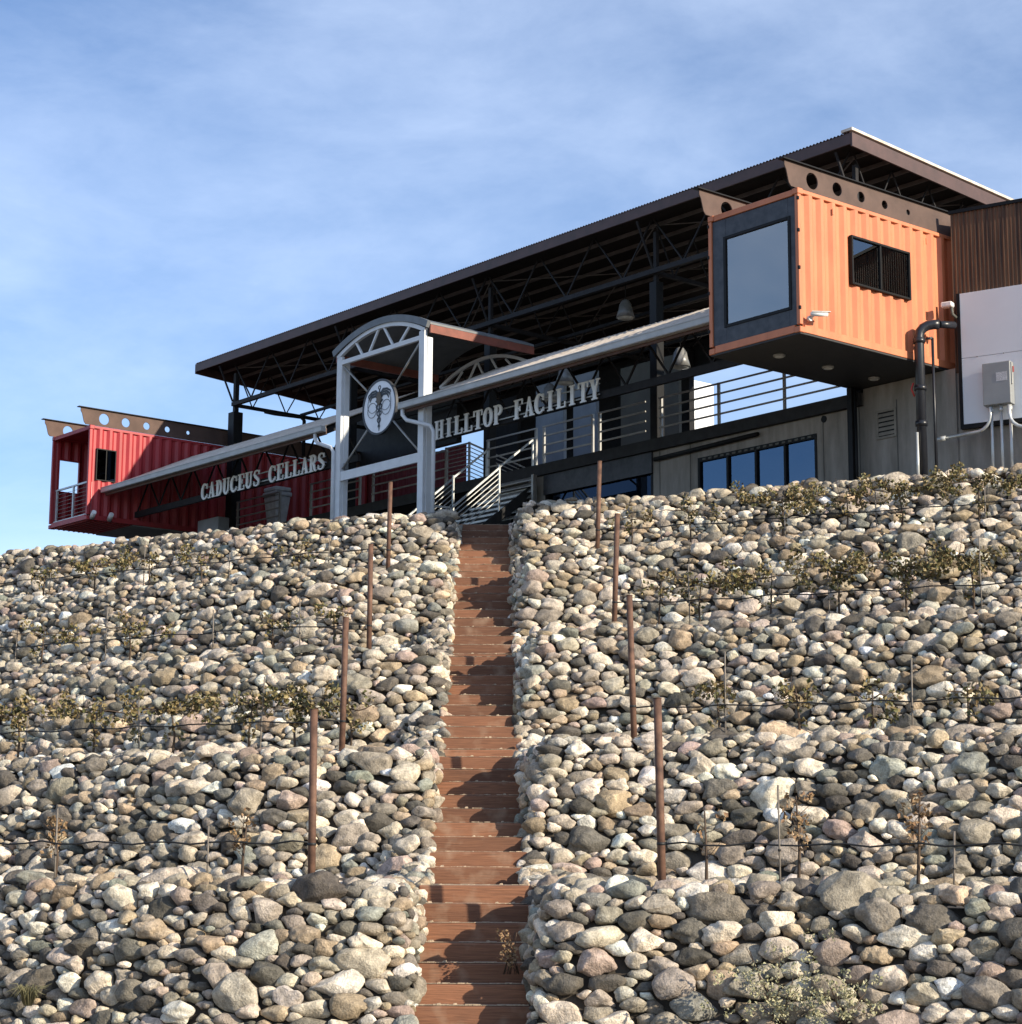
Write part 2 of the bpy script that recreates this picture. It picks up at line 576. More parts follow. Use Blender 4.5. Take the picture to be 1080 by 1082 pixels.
M = {
    'orange': mat("orange_container_paint", (0.555, 0.185, 0.082), 0.55, 0, 0.09, 1.8, 0.08, 12, streak=(2, 2, 0.5), col2=(0.47, 0.15, 0.066)),
    'red': mat("red_container_paint", (0.34, 0.024, 0.03), 0.5, 0, 0.10, 1.6, 0.05, 30, streak=(2, 2, 0.5)),
    'shadedred': mat("red_wall_sheet_shade_toned", (0.15, 0.012, 0.015), 0.7, 0, 0.1, 2),  # red for the back wall, shade under the roof put into its colour
    'blacksteel': mat("blackened_steel", (0.018, 0.02, 0.026), 0.5, 0.2, 0.3, 5, 0.1, 20, col2=(0.06, 0.062, 0.07)),
    'black': mat("black_paint", (0.012, 0.012, 0.013), 0.5, spec=0.15),
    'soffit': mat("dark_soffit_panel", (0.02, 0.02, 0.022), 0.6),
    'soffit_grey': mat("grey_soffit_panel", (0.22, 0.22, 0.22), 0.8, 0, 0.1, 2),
    'brown': mat("brown_roof_steel", (0.072, 0.035, 0.03), 0.5, 0.1, 0.12, 3, col2=(0.05, 0.025, 0.021)),
    'rustbeam': mat("rusted_beam_steel", (0.085, 0.05, 0.038), 0.75, 0.0, 0.2, 2.2, 0.1, 25, col2=(0.065, 0.037, 0.028)),
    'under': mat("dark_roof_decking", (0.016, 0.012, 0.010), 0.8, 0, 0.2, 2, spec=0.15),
    'purlin': mat("grey_brown_purlin", (0.115, 0.10, 0.093), 0.6, 0, 0.15, 3, spec=0.15),
    'truss': mat("dark_truss_steel", (0.022, 0.021, 0.023), 0.6, 0.0, 0.15, 4, spec=0.15),
    'roofred': mat("red_oxide_fascia", (0.19, 0.048, 0.028), 0.6, 0, 0.15, 3),
    'rooftop': mat("pale_roof_metal", (0.62, 0.56, 0.48), 0.5, 0.1, 0.1, 4, col2=(0.45, 0.36, 0.28)),
    'gutter': mat("grey_gutter_metal", (0.40, 0.40, 0.39), 0.5, 0.1, 0.08, 3),
    'awnbrown': mat("brown_awning_fascia", (0.11, 0.058, 0.045), 0.7, 0, 0.15, 3),
    'gate': mat("pale_grey_gate_paint", (0.64, 0.66, 0.68), 0.5, 0, 0.05, 3),
    'gatedark': mat("grey_canopy_metal", (0.14, 0.15, 0.16), 0.5, 0.1, 0.1, 3),
    'letter': mat("white_letter_paint", (0.88, 0.90, 0.90), 0.5, 0, 0.06, 3),
    'emblem': mat("emblem_ink", (0.035, 0.045, 0.06), 0.6),
    'emblembrown': mat("emblem_brown", (0.10, 0.075, 0.05), 0.6),
    'discwhite': mat("sign_disc_white", (0.80, 0.83, 0.88), 0.5, 0, 0.04, 3),
    'concrete': mat("board_marked_concrete", (0.29, 0.265, 0.235), 0.9, 0, 0.16, 1.2, 0.35, 18, streak=(3.0, 3.0, 0.55), col2=(0.19, 0.172, 0.15)),
    'deck': mat("dark_deck_beam", (0.035, 0.035, 0.037), 0.6, 0.1, 0.15, 4, spec=0.15),
    'deckfloor': mat("deck_concrete_floor", (0.10, 0.095, 0.09), 0.9, 0, 0.12, 2),
    'rail': mat("galvanised_rail", (0.34, 0.33, 0.31), 0.45, 0.5, 0.1, 4),
    'railpale': mat("pale_galvanised_rail", (0.52, 0.54, 0.54), 0.45, 0.3, 0.1, 4),
    'corten': mat("rusted_corrugated_sheet", (0.135, 0.07, 0.036), 0.8, 0.0, 0.3, 1.6, 0.1, 30, streak=(7, 7, 0.4), col2=(0.045, 0.025, 0.017)),
    'whitepanel': mat("white_insulated_panel", (0.70, 0.72, 0.75), 0.55, 0, 0.02, 1),
    'bluepanel': mat("bluish_grey_panel", (0.20, 0.23, 0.28), 0.5, 0.1, 0.1, 1.5),
    'greypanel': mat("warm_grey_panel", (0.10, 0.098, 0.085), 0.7, 0, 0.12, 1.5),
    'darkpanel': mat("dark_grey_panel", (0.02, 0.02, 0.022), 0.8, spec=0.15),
    'box': mat("grey_electrical_enclosure", (0.27, 0.28, 0.28), 0.5, 0.1, 0.05, 3),
    'paper': mat("white_notice", (0.55, 0.55, 0.56), 0.7, 0, 0.2, 60),
    'redplastic': mat("red_plastic", (0.5, 0.04, 0.03), 0.5),
    'conduit': mat("galvanised_conduit", (0.55, 0.56, 0.55), 0.4, 0.4, 0.08, 6),
    'pipe': mat("black_drain_pipe", (0.016, 0.018, 0.024), 0.35),
    'whitecam': mat("white_camera_plastic", (0.75, 0.74, 0.72), 0.4),
    'lamp': mat("grey_lamp_shade", (0.22, 0.22, 0.215), 0.4, 0.2),
    'lens': mat("frosted_lens", (0.6, 0.6, 0.56), 0.3),
    'tub': mat("grey_plastic_tub", (0.5, 0.51, 0.52), 0.5),
    'louver': mat("weathered_louvre", (0.25, 0.225, 0.19), 0.7),
    'glass': glass("window_glass", (0.30, 0.34, 0.36), 0.10),
    'endglass': glass("large_pane_glass", (0.55, 0.58, 0.6), 0.22, (1.0, 0.98, 0.93)),
    'blueglass': glass("dark_window_glass", (0.10, 0.12, 0.15), 0.10, (0.55, 0.75, 1.0)),
    'dimglass': glass("dusty_dark_glass", (0.06, 0.07, 0.09), 0.0, (0.35, 0.45, 0.65)),
    'rust': mat("rusted_pipe_steel", (0.16, 0.085, 0.055), 0.75, 0.2, 0.2, 7, 0.15, 60, col2=(0.07, 0.036, 0.025)),
    'stake': mat("weathered_stake", (0.20, 0.17, 0.14), 0.8, 0, 0.2, 8),
    'drip': mat("black_drip_hose", (0.012, 0.012, 0.012), 0.6),
    'wood': wood_mat(),
    'gravel': mat("tan_gravel_infill", (0.40, 0.30, 0.205), 0.95, 0, 0.25, 30, 0.6, 60),
    'earth': mat("dark_terrace_earth", (0.05, 0.04, 0.03), 0.95, 0, 0.3, 6, 0.6, 14, col2=(0.04, 0.032, 0.024)),
    'ground': mat("dry_ground", (0.26, 0.21, 0.16), 0.95, 0, 0.2, 3, 0.4, 20),
    'rock': rock_mat(),
    'vine': leaf_mat("vine_leaves", [(0.06, 0.065, 0.02), (0.12, 0.11, 0.035), (0.22, 0.165, 0.065), (0.11, 0.07, 0.03), (0.36, 0.29, 0.14)]),
    'dryleaf': leaf_mat("dried_leaves", [(0.16, 0.09, 0.04), (0.30, 0.20, 0.10), (0.22, 0.12, 0.06), (0.38, 0.28, 0.16)]),
    'sage': leaf_mat("sage_leaves", [(0.20, 0.20, 0.10), (0.36, 0.34, 0.19), (0.46, 0.42, 0.27), (0.26, 0.25, 0.15)]),
    'grass': leaf_mat("dry_grass_blades", [(0.10, 0.10, 0.045), (0.20, 0.18, 0.09), (0.14, 0.13, 0.07)]),
    'stem': mat("vine_stem_bark", (0.09, 0.06, 0.04), 0.9, 0, 0.2, 12),
}

# ------------------------------------------------------------------ terrain
HW = 0.575                                                     # half width of the stairs
EDGE = [22.9, 28.7, 33.9, 39.1, 43.9]                          # distance of each terrace edge at the stairs
ZT = [-0.23, 1.50, 3.46, 5.54, 7.41]
DZR = [0.0, 0.15, 0.28, 0.28, 0.22]
LIPS = (1.2, 1.6)                                             # the rock walls stand this far in front of the landings (left, right)
T_BASE, Z_BASE = 19.2, -2.23
TREAD = 0.40
NRIS = [10, 9, 10, 10, 9]
ST0 = [22.9 - 0.29 * 9, EDGE[0] + 2.6, EDGE[1] + 1.6, EDGE[2] + 1.6, EDGE[3] + 1.6]


def xs_(Y):
    return -0.37 - 0.009 * (Y - 22)


def sp(x, k):
    return np.log1p(np.exp(np.clip(x / k, -40, 40))) * k


def gfun(X):
    return -0.50 * sp(X - 1.7, 0.7) + 0.64 * sp(-(X + 2.9), 0.7)


_bt = []
_bz = []
for i, (s0, n) in enumerate(zip(ST0, NRIS)):
    zb = Z_BASE if i == 0 else ZT[i - 1]
    _bt += [s0, EDGE[i]]
    _bz += [zb + (ZT[i] - zb) / n, ZT[i]]
_bt = np.array([_bt[0] - 4] + _bt + [200.0])
_bz = np.array([_bz[0] - 0.2] + _bz + [ZT[-1]])


def stair_line(Y):
    return np.interp(Y, _bt, _bz)


def terrace(t, right):
    dz = np.array(DZR) if right else np.zeros(5)
    LIP = LIPS[1 if right else 0]
    z = np.full_like(t, -2.8)
    for k in range(5):
        tb = max(T_BASE if k == 0 else ST0[k] - 0.15, EDGE[k] - LIP - 1.25)
        zb = -2.8 if k == 0 else ZT[k - 1] + dz[k - 1]
        zt = ZT[k] + dz[k]
        w = np.clip((t - tb) / (EDGE[k] - LIP - tb), 0, 1)
        pz = zb + (zt - zb) * (1 - (1 - w) ** 1.22)
        z = np.where(t >= tb, pz, z)
    return z


def hill(X, Y):
    X = np.asarray(X, float)
    Y = np.asarray(Y, float)
    t = Y - gfun(X)
    zr, zl = terrace(t, True), terrace(t, False)
    dx = X - xs_(Y)
    z = np.where(dx > 0, zr, zl)
    d = np.abs(dx) - HW
    r = np.where(dx > 0, 0.46, 0.28)
    q = np.clip(d / r, 0, 1)
    shoulder = np.clip(1 - (1 - q) ** 2.2, 0, 1) ** 0.75
    sl = stair_line(Y)
    z = np.where(d < r, sl - 0.12 + (z - sl + 0.12) * shoulder, z)
    z = np.where((d >= 0) & (d < 1.1), np.maximum(z, sl - 0.06 - 0.9 * np.clip(d - 0.25, 0, 2) ** 1.3), z)
    z = np.where(d < 0, sl - 0.30, z)
    return z


def build_hillside():
    xs = np.concatenate([np.linspace(-60, -20, 14)[:-1], np.linspace(-20, -3, 70)[:-1], np.linspace(-3, 3, 90)[:-1],
                         np.linspace(3, 17, 56)[:-1], np.linspace(17, 60, 14)])
    ys = np.concatenate([np.linspace(8, 19, 12)[:-1], np.linspace(19, 62, 215)[:-1], np.linspace(62, 100, 14)])
    Xg, Yg = np.meshgrid(xs, ys)
    Z = hill(Xg, Yg) - 0.17
    far = Yg - gfun(Xg) > EDGE[4] + 0.2
    Z = np.where(far, np.minimum(Z, 7.41), Z)
    nx, ny = len(xs), len(ys)
    V = np.stack([Xg, Yg, Z], -1).reshape(-1, 3)
    ii = np.arange((ny - 1) * (nx - 1))
    r_, c_ = ii // (nx - 1), ii % (nx - 1)
    a = r_ * nx + c_
    F = np.stack([a, a + 1, a + nx + 1, a + nx], 1)
    me = bpy.data.meshes.new("hillside")
    me.from_pydata(V.tolist(), [], F.tolist())
    me.materials.append(M['earth'])
    o = bpy.data.objects.new("hillside", me)
    C.objects.link(o)
    tag(o, kind='structure')
    g = MB()
    # ground sheet to the horizon, kept under the hill
    g._poly([(-3000, -3000, -2.95), (3000, -3000, -2.95), (3000, 3000, -2.95), (-3000, 3000, -2.95)], [(0, 1, 2, 3)])
    tag(g.build("ground", M['ground']), kind='structure')


build_hillside()

# ------------------------------------------------------------------ timber stairs
st = thing("timber_staircase", "long straight flight of brown timber steps climbing between two rock terraces", "stairs", (xs_(20.3), 20.3, -2.05))
for i, (s0, n) in enumerate(zip(ST0, NRIS)):
    zb = Z_BASE if i == 0 else ZT[i - 1]
    rise = (ZT[i] - zb) / n
    tr = (EDGE[i] - s0) / (n - 1)
    for k in range(n):
        y = s0 + k * tr
        zt = zb + rise * (k + 1)
        x = xs_(y) + random.uniform(-0.012, 0.012)
        hw = HW + 0.06
        j = random.uniform(-0.006, 0.006)
        b = MB()
        b.hexa([(x - hw, y, zt - rise - 0.05), (x + hw, y, zt - rise - 0.05), (x + hw, y + 0.14, zt - rise - 0.05), (x - hw, y + 0.14, zt - rise - 0.05),
                (x - hw, y + j, zt + j), (x + hw, y - j, zt - j), (x + hw, y + 0.14, zt - j), (x - hw, y + 0.14, zt + j)], 0.014)
        b.build("step", M['wood'], st)
    # gravel infill behind the sleepers, one sheet per flight with the landing
    b = MB()
    for k in range(n):
        y = s0 + k * tr
        zt = zb + rise * (k + 1)
        y2 = y + tr if k < n - 1 else (ST0[i + 1] if i < 4 else EDGE[4] + 1.2)
        x = xs_(y)
        b.box(x - HW, x + HW, y + 0.141, y2 - 0.01, zt - 0.3, zt - 0.012)
        # dust and grit lying on the sleeper's top edge
        ng = 14
        prv = None
        for q in range(ng):
            xa, xb = x - HW + 2 * HW * q / ng, x - HW + 2 * HW * (q + 1) / ng - 0.002
            f0, f1 = random.uniform(0.004, 0.035), random.uniform(0.004, 0.035)
            h0 = random.uniform(0.008, 0.017)
            b.hexa([(xa, y + f0, zt + 0.007), (xb, y + f1, zt + 0.007), (xb, y + 0.14, zt + 0.007), (xa, y + 0.14, zt + 0.007),
                    (xa, y + f0 + 0.004, zt + h0), (xb, y + f1 + 0.004, zt + h0), (xb, y + 0.14, zt + h0), (xa, y + 0.14, zt + h0)])
        for q in range(3):
            xc, s_ = x + random.uniform(-HW, HW) * 0.95, random.uniform(0.012, 0.03)
            b.hexa([(xc - s_, y + 0.02, zt + 0.006), (xc + s_, y + 0.03, zt + 0.006), (xc + s_, y + 0.08, zt + 0.006), (xc - s_, y + 0.07, zt + 0.006),
                    (xc - s_ * 0.6, y + 0.035, zt + s_), (xc + s_ * 0.5, y + 0.04, zt + s_ * 1.2), (xc + s_ * 0.6, y + 0.07, zt + s_ * 1.1), (xc - s_ * 0.5, y + 0.065, zt + s_)])
    b.build("gravel_tread", M['gravel'], st)

# ------------------------------------------------------------------ rocks
PAL = [((0.60, 0.515, 0.405), 0.32, "cream"), ((0.335, 0.29, 0.23), 0.25, "grey"), ((0.40, 0.31, 0.21), 0.14, "tan"), ((0.13, 0.116, 0.097), 0.15, "dark grey"),
       ((0.41, 0.315, 0.26), 0.06, "pinkish"), ((0.28, 0.28, 0.235), 0.05, "greenish grey"), ((0.70, 0.64, 0.54), 0.10, "whitish")]
ASP = 1.68


def rock_field():
    cell = 0.03
    pts, rad, nrm = [], [], []
    grid = {}
    hc = 0.38
    cover = set()

    def normal(x, y):
        e = 0.05
        zx = (hill(x + e, y) - hill(x - e, y)) / (2 * e)
        zy = (hill(x, y + e) - hill(x, y - e)) / (2 * e)
        n = np.stack([-zx, -zy, np.ones_like(zx)], -1)
        return n / np.linalg.norm(n, axis=-1, keepdims=True)

    # candidate points spread over the surface by area
    N = 1500000
    Yc = rng.uniform(13.5, 60, N)
    Xc = rng.uniform(-19, 15.5, N)
    keep = (Xc > -0.262 * Yc - 1.8) & (Xc < 0.262 * Yc + 1.8)
    Xc, Yc = Xc[keep], Yc[keep]
    t = Yc - gfun(Xc)
    wall = np.zeros(len(t), bool)
    lip = np.where(Xc > xs_(Yc), LIPS[1], LIPS[0])
    for k in range(5):
        tb = T_BASE if k == 0 else ST0[k] - 0.15
        tb = np.maximum(tb, EDGE[k] - lip - 1.25)
        wall |= (t > tb - 0.25) & (t < EDGE[k] - lip + (0.40 if k < 4 else 0.9))
    d = np.abs(Xc - xs_(Yc)) - HW
    wall &= d > -0.005
    wall |= (d > -0.005) & (d < 0.5) & (t < EDGE[4] + 0.2) & (t > T_BASE)
    Xc, Yc = Xc[wall], Yc[wall]
    nc = normal(Xc, Yc)
    dens = 1 / np.clip(nc[:, 2], 0.25, 1)
    acc = rng.uniform(0, 4, len(Xc)) < dens
    # steep shoulders get extra candidates
    Xc, Yc, nc = Xc[acc], Yc[acc], nc[acc]
    Zc = hill(Xc, Yc)
    order = rng.permutation(len(Xc))
    Xc, Yc, Zc, nc = Xc[order], Yc[order], Zc[order], nc[order]
    n_all = len(Xc)
    # size classes: radius, share of the candidates
    cls = [(0.19, 0.0008), (0.145, 0.004), (0.115, 0.016), (0.092, 0.06), (0.073, 0.15), (0.056, 0.28), (0.038, 0.48)]
    i0 = 0
    for r0, share in cls:
        cnt = int(n_all * share)
        for i in range(i0, min(i0 + cnt, n_all)):
            x, y, z = Xc[i] / ASP, Yc[i], Zc[i]
            if r0 < 0.2 and (int(x / cell), int(y / cell), int(z / cell)) in cover:
                continue
            sc = (1.18 if Xc[i] > 0 else 1.02) if Yc[i] - gfun(Xc[i]) < 23 else (1.06 if Yc[i] - gfun(Xc[i]) < 29 else 1.02)
            r = r0 * random.uniform(0.85, 1.18) * sc
            cx, cy, cz = int(math.floor(x / hc)), int(math.floor(y / hc)), int(math.floor(z / hc))
            ok = not (r > 0.10 and abs(Xc[i] - xs_(Yc[i])) - HW < r * 1.5)
            for a in (-1, 0, 1):
                if not ok:
                    break
                for b in (-1, 0, 1):
                    for c in (-1, 0, 1):
                        for j in grid.get((cx + a, cy + b, cz + c), ()):
                            q = pts[j]
                            dd = (q[0] - x) ** 2 + (q[1] - y) ** 2 + (q[2] - z) ** 2
                            s = (r + rad[j]) * 0.79
                            if dd < s * s:
                                ok = False
                                break
                        if not ok:
                            break
                    if not ok:
                        break
                if not ok:
                    break
            if ok:
                grid.setdefault((cx, cy, cz), []).append(len(pts))
                pts.append((x, y, z))
                rad.append(r)
                nrm.append(nc[i])
        i0 += cnt
    P = np.array(pts)
    r = np.array(rad)
    n = np.array(nrm)
    return P, r, n, grid, hc


def rock_shapes(P, r, n, grid, hc, nth, sel):
    """outline radius of each rock in its own tangent plane: a rounded cell between its neighbours"""
    th = np.arange(nth) * 2 * np.pi / nth
    ct, sn = np.cos(th), np.sin(th)
    out = np.zeros((len(sel), nth))
    E1 = np.zeros((len(sel), 3))
    E2 = np.zeros((len(sel), 3))
    for q, i in enumerate(sel):
        x, y, z = P[i]
        cx, cy, cz = int(math.floor(x / hc)), int(math.floor(y / hc)), int(math.floor(z / hc))
        nb = []
        for a in (-1, 0, 1):
            for b in (-1, 0, 1):
                for c in (-1, 0, 1):
                    nb += grid.get((cx + a, cy + b, cz + c), ())
        nb = np.array([j for j in nb if j != i], int)
        e1 = np.cross(n[i], (0, 0, 1.0))
        l = np.linalg.norm(e1)
        e1 = e1 / l if l > 0.05 else np.array([1.0, 0, 0])
        e1 = -e1 if e1[0] < 0 else e1
        e2 = np.cross(n[i], e1)
        e2 = -e2 if e2[2] < 0 else e2
        E1[q], E2[q] = e1, e2
        k = 7.0
        acc = np.full(nth, (1 / (1.55 * r[i])) ** k)
        # keep the stones off the treads
        sd = abs(x * ASP - xs_(y)) - HW + 0.05
        sg = -1 if x * ASP > xs_(y) else 1
        acc = acc + (np.maximum(sg * (ct * e1[0] * ASP + sn * e2[0] * ASP), 0) / max(sd, 0.03)) ** k
        if len(nb):
            d = P[nb] - P[i]
            a, b = d @ e1, d @ e2
            D = np.linalg.norm(d, axis=1)
            m = (D < 0.75) & (D > 1e-4)
            a, b, D, rj = a[m], b[m], D[m], r[nb][m]
            l = np.hypot(a, b) + 1e-6
            s = D * r[i] / (r[i] + rj)
            c = np.maximum((a[:, None] * ct + b[:, None] * sn) / l[:, None], 0)
            acc = acc + ((c / s[:, None]) ** k).sum(0)
        out[q] = acc ** (-1 / k)
    return out, E1, E2


def rock_mesh_data(P, r, n, Rt, E1, E2, sel, nth, nph, seed):
    g = np.random.default_rng(seed)
    N = len(sel)
    th = np.arange(nth) * 2 * np.pi / nth
    ph = np.linspace(-0.75, np.pi / 2, nph + 1)[:-1]
    TH, PH = np.meshgrid(th, ph)
    S = np.stack([np.cos(PH) * np.cos(TH), np.cos(PH) * np.sin(TH), np.sin(PH)], -1).reshape(-1, 3)
    S = np.vstack([S, [[0, 0, 1.0]]])
    V = len(S)
    Q = np.repeat(S[None], N, 0)
    # low frequency lumps
    for fr, am in ((1.6, 0.10), (3.1, 0.06), (6.0, 0.03)):
        for _ in range(3):
            k = g.normal(size=(N, 3)) * fr
            f = g.uniform(0, 6.28, (N, 1))
            Q *= 1 + (am * np.sin(np.einsum('nvc,nc->nv', Q, k) + f))[..., None]
    # broken faces
    for _ in range(6):
        m = g.normal(size=(N, 3))
        m[:, 2] = np.abs(m[:, 2]) * 0.8
        m /= np.linalg.norm(m, axis=1, keepdims=True)
        off = np.where(g.uniform(size=N) < 0.6, g.uniform(0.6, 0.95, N), 2.0)
        ov = np.maximum(np.einsum('nvc,nc->nv', Q, m) - off[:, None], 0) * 0.85
        Q -= ov[..., None] * m[:, None, :]
    # outline of the cell
    ang = np.arctan2(Q[..., 1], Q[..., 0]) % (2 * np.pi)
    idx = ang / (2 * np.pi) * nth
    i0 = np.floor(idx).astype(int) % nth
    fr = idx - np.floor(idx)
    ar = np.arange(N)[:, None]
    RR = Rt[ar, i0] * (1 - fr) + Rt[ar, (i0 + 1) % nth] * fr
    # toward the crown the outline becomes more even
    mean = Rt.mean(1)[:, None]
    kk = np.clip(Q[..., 2], 0, 1)
    RR = RR * (1 - 0.35 * kk) + mean * 0.35 * kk
    gap = g.uniform(0.98, 1.09, (N, 1))
    hgt = np.minimum(r[sel], mean[:, 0])[:, None] * g.uniform(0.55, 0.95, (N, 1)) + 0.02
    lx, ly, lz = Q[..., 0] * RR * gap, Q[..., 1] * RR * gap, Q[..., 2] * hgt
    # tilt of each stone
    t1, t2 = g.normal(0, 0.13, (N, 1)), g.normal(0.05, 0.15, (N, 1))
    lz2 = lz + lx * t1 + ly * t2
    prot = g.normal(-0.01, 0.026, (N, 1)) + 0.10 * (r[sel][:, None] - 0.07)
    lz2 = lz2 + prot
    pos = P[sel] * np.array([ASP, 1, 1])
    X = pos[:, None, :] + lx[..., None] * E1[:, None, :] * np.array([ASP, 1, 1]) + ly[..., None] * E2[:, None, :] + lz2[..., None] * n[sel][:, None, :]
    a = np.arange(nph - 1)[:, None] * nth + np.arange(nth)[None]
    b = np.arange(nph - 1)[:, None] * nth + (np.arange(nth)[None] + 1) % nth
    quads = np.stack([a, b, b + nth, a + nth], -1).reshape(-1, 4)
    top = (nph - 1) * nth
    tris = np.stack([top + np.arange(nth), top + (np.arange(nth) + 1) % nth, np.full(nth, V - 1)], 1)
    return X, quads, tris, V


def mesh_from(name, X, quads, tris, V, col):
    N = len(X)
    me = bpy.data.meshes.new(name)
    off = (np.arange(N) * V)[:, None, None]
    q = (quads[None] + off).reshape(-1)
    t = (tris[None] + off).reshape(-1)
    nq, nt = len(q) // 4, len(t) // 3
    me.vertices.add(N * V)
    me.vertices.foreach_set('co', X.reshape(-1).astype(np.float32))
    me.loops.add(len(q) + len(t))
    me.loops.foreach_set('vertex_index', np.concatenate([q, t]).astype(np.int32))
    me.polygons.add(nq + nt)
    st_ = np.concatenate([np.arange(nq) * 4, nq * 4 + np.arange(nt) * 3]).astype(np.int32)
    me.polygons.foreach_set('loop_start', st_)
    me.polygons.foreach_set('use_smooth', np.ones(nq + nt, bool))
    me.update(calc_edges=True)
    at = me.attributes.new('col', 'FLOAT_COLOR', 'POINT')
    c = np.ones((N, V, 4), np.float32)
    c[..., :3] = col[:, None, :]
    at.data.foreach_set('color', c.reshape(-1))
    me.materials.append(M['rock'])
    return me


def build_rocks():
    P, r, n, grid, hc = rock_field()
    N = len(P)
    print("rocks", N)
    pw = np.array([p[1] for p in PAL])
    pw = pw / pw.sum()
    ci = rng.choice(len(PAL), N, p=pw)
    base = np.array([p[0] for p in PAL])[ci]
    val = np.exp(rng.normal(0, 0.2, N))[:, None]
    col = np.clip(base * val * (1 + rng.normal(0, 0.018, (N, 3))), 0.03, 0.85)
    # projected size picks the 300 rocks that show largest
    wx = P[:, 0] * ASP
    vis = (np.abs(wx / P[:, 1]) < 0.245) & (P[:, 2] / P[:, 1] > -0.078)
    t = P[:, 1] - gfun(wx)
    tier = np.searchsorted(np.array(EDGE) - 1.0, t)
    front = np.ones(N, bool)
    score = r / P[:, 1] * vis * front
    big = np.argsort(-score)[:296]
    bigset = np.zeros(N, bool)
    bigset[big] = True
    small = np.where(~bigset)[0]
    tiny = small[r[small] < 0.062]
    mid = small[r[small] >= 0.062]
    datas = []
    for sel, nth, nph, sd in ((mid, 18, 7, 5), (tiny, 12, 4, 6)):
        Rt, E1, E2 = rock_shapes(P, r, n, grid, hc, nth, sel)
        datas.append(rock_mesh_data(P, r, n, Rt, E1, E2, sel, nth, nph, sd) + (col[sel],))
    # one object for the uncountable rest
    me_a = mesh_from("rocks", *datas[0])
    me_b = mesh_from("rocks_small", *datas[1])
    bm = bmesh.new()
    bm.from_mesh(me_a)
    bm.from_mesh(me_b)
    bm.to_mesh(me_a)
    bm.free()
    bpy.data.meshes.remove(me_b)
    o = bpy.data.objects.new("river_rocks", me_a)
    C.objects.link(o)
    tag(o, "thousands of smaller rounded river rocks stacked into the terrace walls", "rocks", kind='stuff')
    Rt, E1, E2 = rock_shapes(P, r, n, grid, hc, 36, big)
    X, q, tr_, V = rock_mesh_data(P, r, n, Rt, E1, E2, big, 36, 14, 9)
    # labels: colour and shape, then tier, side and rank counted from the stairs
    tn = ["lowest", "second", "third", "fourth", "top"]
    info = {}
    for k, i in enumerate(big):
        ext = Rt[k]
        wd = (ext * np.abs(np.cos(np.arange(36) * np.pi / 18))).max() * ASP
        hg = (ext * np.abs(np.sin(np.arange(36) * np.pi / 18))).max()
        shp = "long flat" if wd > 1.75 * hg else ("oblong" if wd > 1.35 * hg else ("upright" if hg > wd * 1.1 else "roundish"))
        side = "right" if wx[i] > xs_(P[i, 1]) else "left"
        key = (PAL[ci[i]][2], shp, tn[min(tier[i], 4)], side)
        info.setdefault(key, []).append((abs(wx[i] - xs_(P[i, 1])), k))
    ords = ["first", "second", "third", "fourth", "fifth", "sixth", "seventh", "eighth", "ninth", "tenth", "eleventh", "twelfth",
            "thirteenth", "fourteenth", "fifteenth", "sixteenth", "seventeenth", "eighteenth", "nineteenth", "twentieth"]
    for key, lst in info.items():
        lst.sort()
        for j, (_, k) in enumerate(lst):
            i = big[k]
            me = bpy.data.meshes.new("boulder")
            cen = P[i] * np.array([ASP, 1, 1])
            me = mesh_from("boulder", (X[k] - cen)[None], q, tr_, V, col[i][None])
            ob = bpy.data.objects.new("boulder", me)
            ob.location = cen
            C.objects.link(ob)
            c_, s_, t_, sd = key
            if len(lst) == 1:
                lab = f"only large {c_} {s_} boulder in the {t_} rock tier {sd} of the stairs"
            else:
                lab = f"{c_} {s_} boulder, {ords[min(j, len(ords) - 1)]} such from the stairs, {t_} tier, {sd} side"
            tag(ob, lab, "boulder", "boulders in the terrace walls")


build_rocks()

# ------------------------------------------------------------------ shipping containers
CW, CH = 2.44, 2.90


def cbeam(parent, mt, x, p1, holes, flange):
    """tapered roof beam with round holes, standing on the container's top rail at s = x"""
    cu = bpy.data.curves.new("web", 'CURVE')
    cu.dimensions = '2D'
    cu.fill_mode = 'BOTH'
    cu.extrude = 0.012
    outer = [(-0.31, 3.40), (-0.31, 3.30), (-0.26, 3.22), (-0.19, 2.97), (-0.13, 2.905), (p1, 2.905), (p1, 3.40)]
    sps = [outer] + [[(c + d / 2 * math.cos(-k * math.pi / 14), 3.14 + d / 2 * math.sin(-k * math.pi / 14)) for k in range(28)] for c, d in holes]
    for pts in sps:
        spn = cu.splines.new('POLY')
        spn.points.add(len(pts) - 1)
        for q, (a, b) in zip(spn.points, pts):
            q.co = (a, b, 0, 1)
        spn.use_cyclic_u = True
    ob = bpy.data.objects.new("web", cu)
    C.objects.link(ob)
    dg = bpy.context.evaluated_depsgraph_get()
    me = bpy.data.meshes.new_from_object(ob.evaluated_get(dg))
    bpy.data.objects.remove(ob)
    b = B()
    b.bm.from_mesh(me)
    bpy.data.meshes.remove(me)
    for vv in b.bm.verts:
        vv.co = Vector((x + vv.co.z, vv.co.x, vv.co.y)) + OFF
    o = b.build("roof_beam", mt, parent)
    b = B()
    oo = OFF
    b.box(oo.x + x - 0.075, oo.x + x + 0.075, oo.y - 0.40, oo.y + p1, oo.z + 3.401, oo.z + 3.425)
    b.build("beam_flange", flange, o)


OFF = Vector((0, 0, 0))


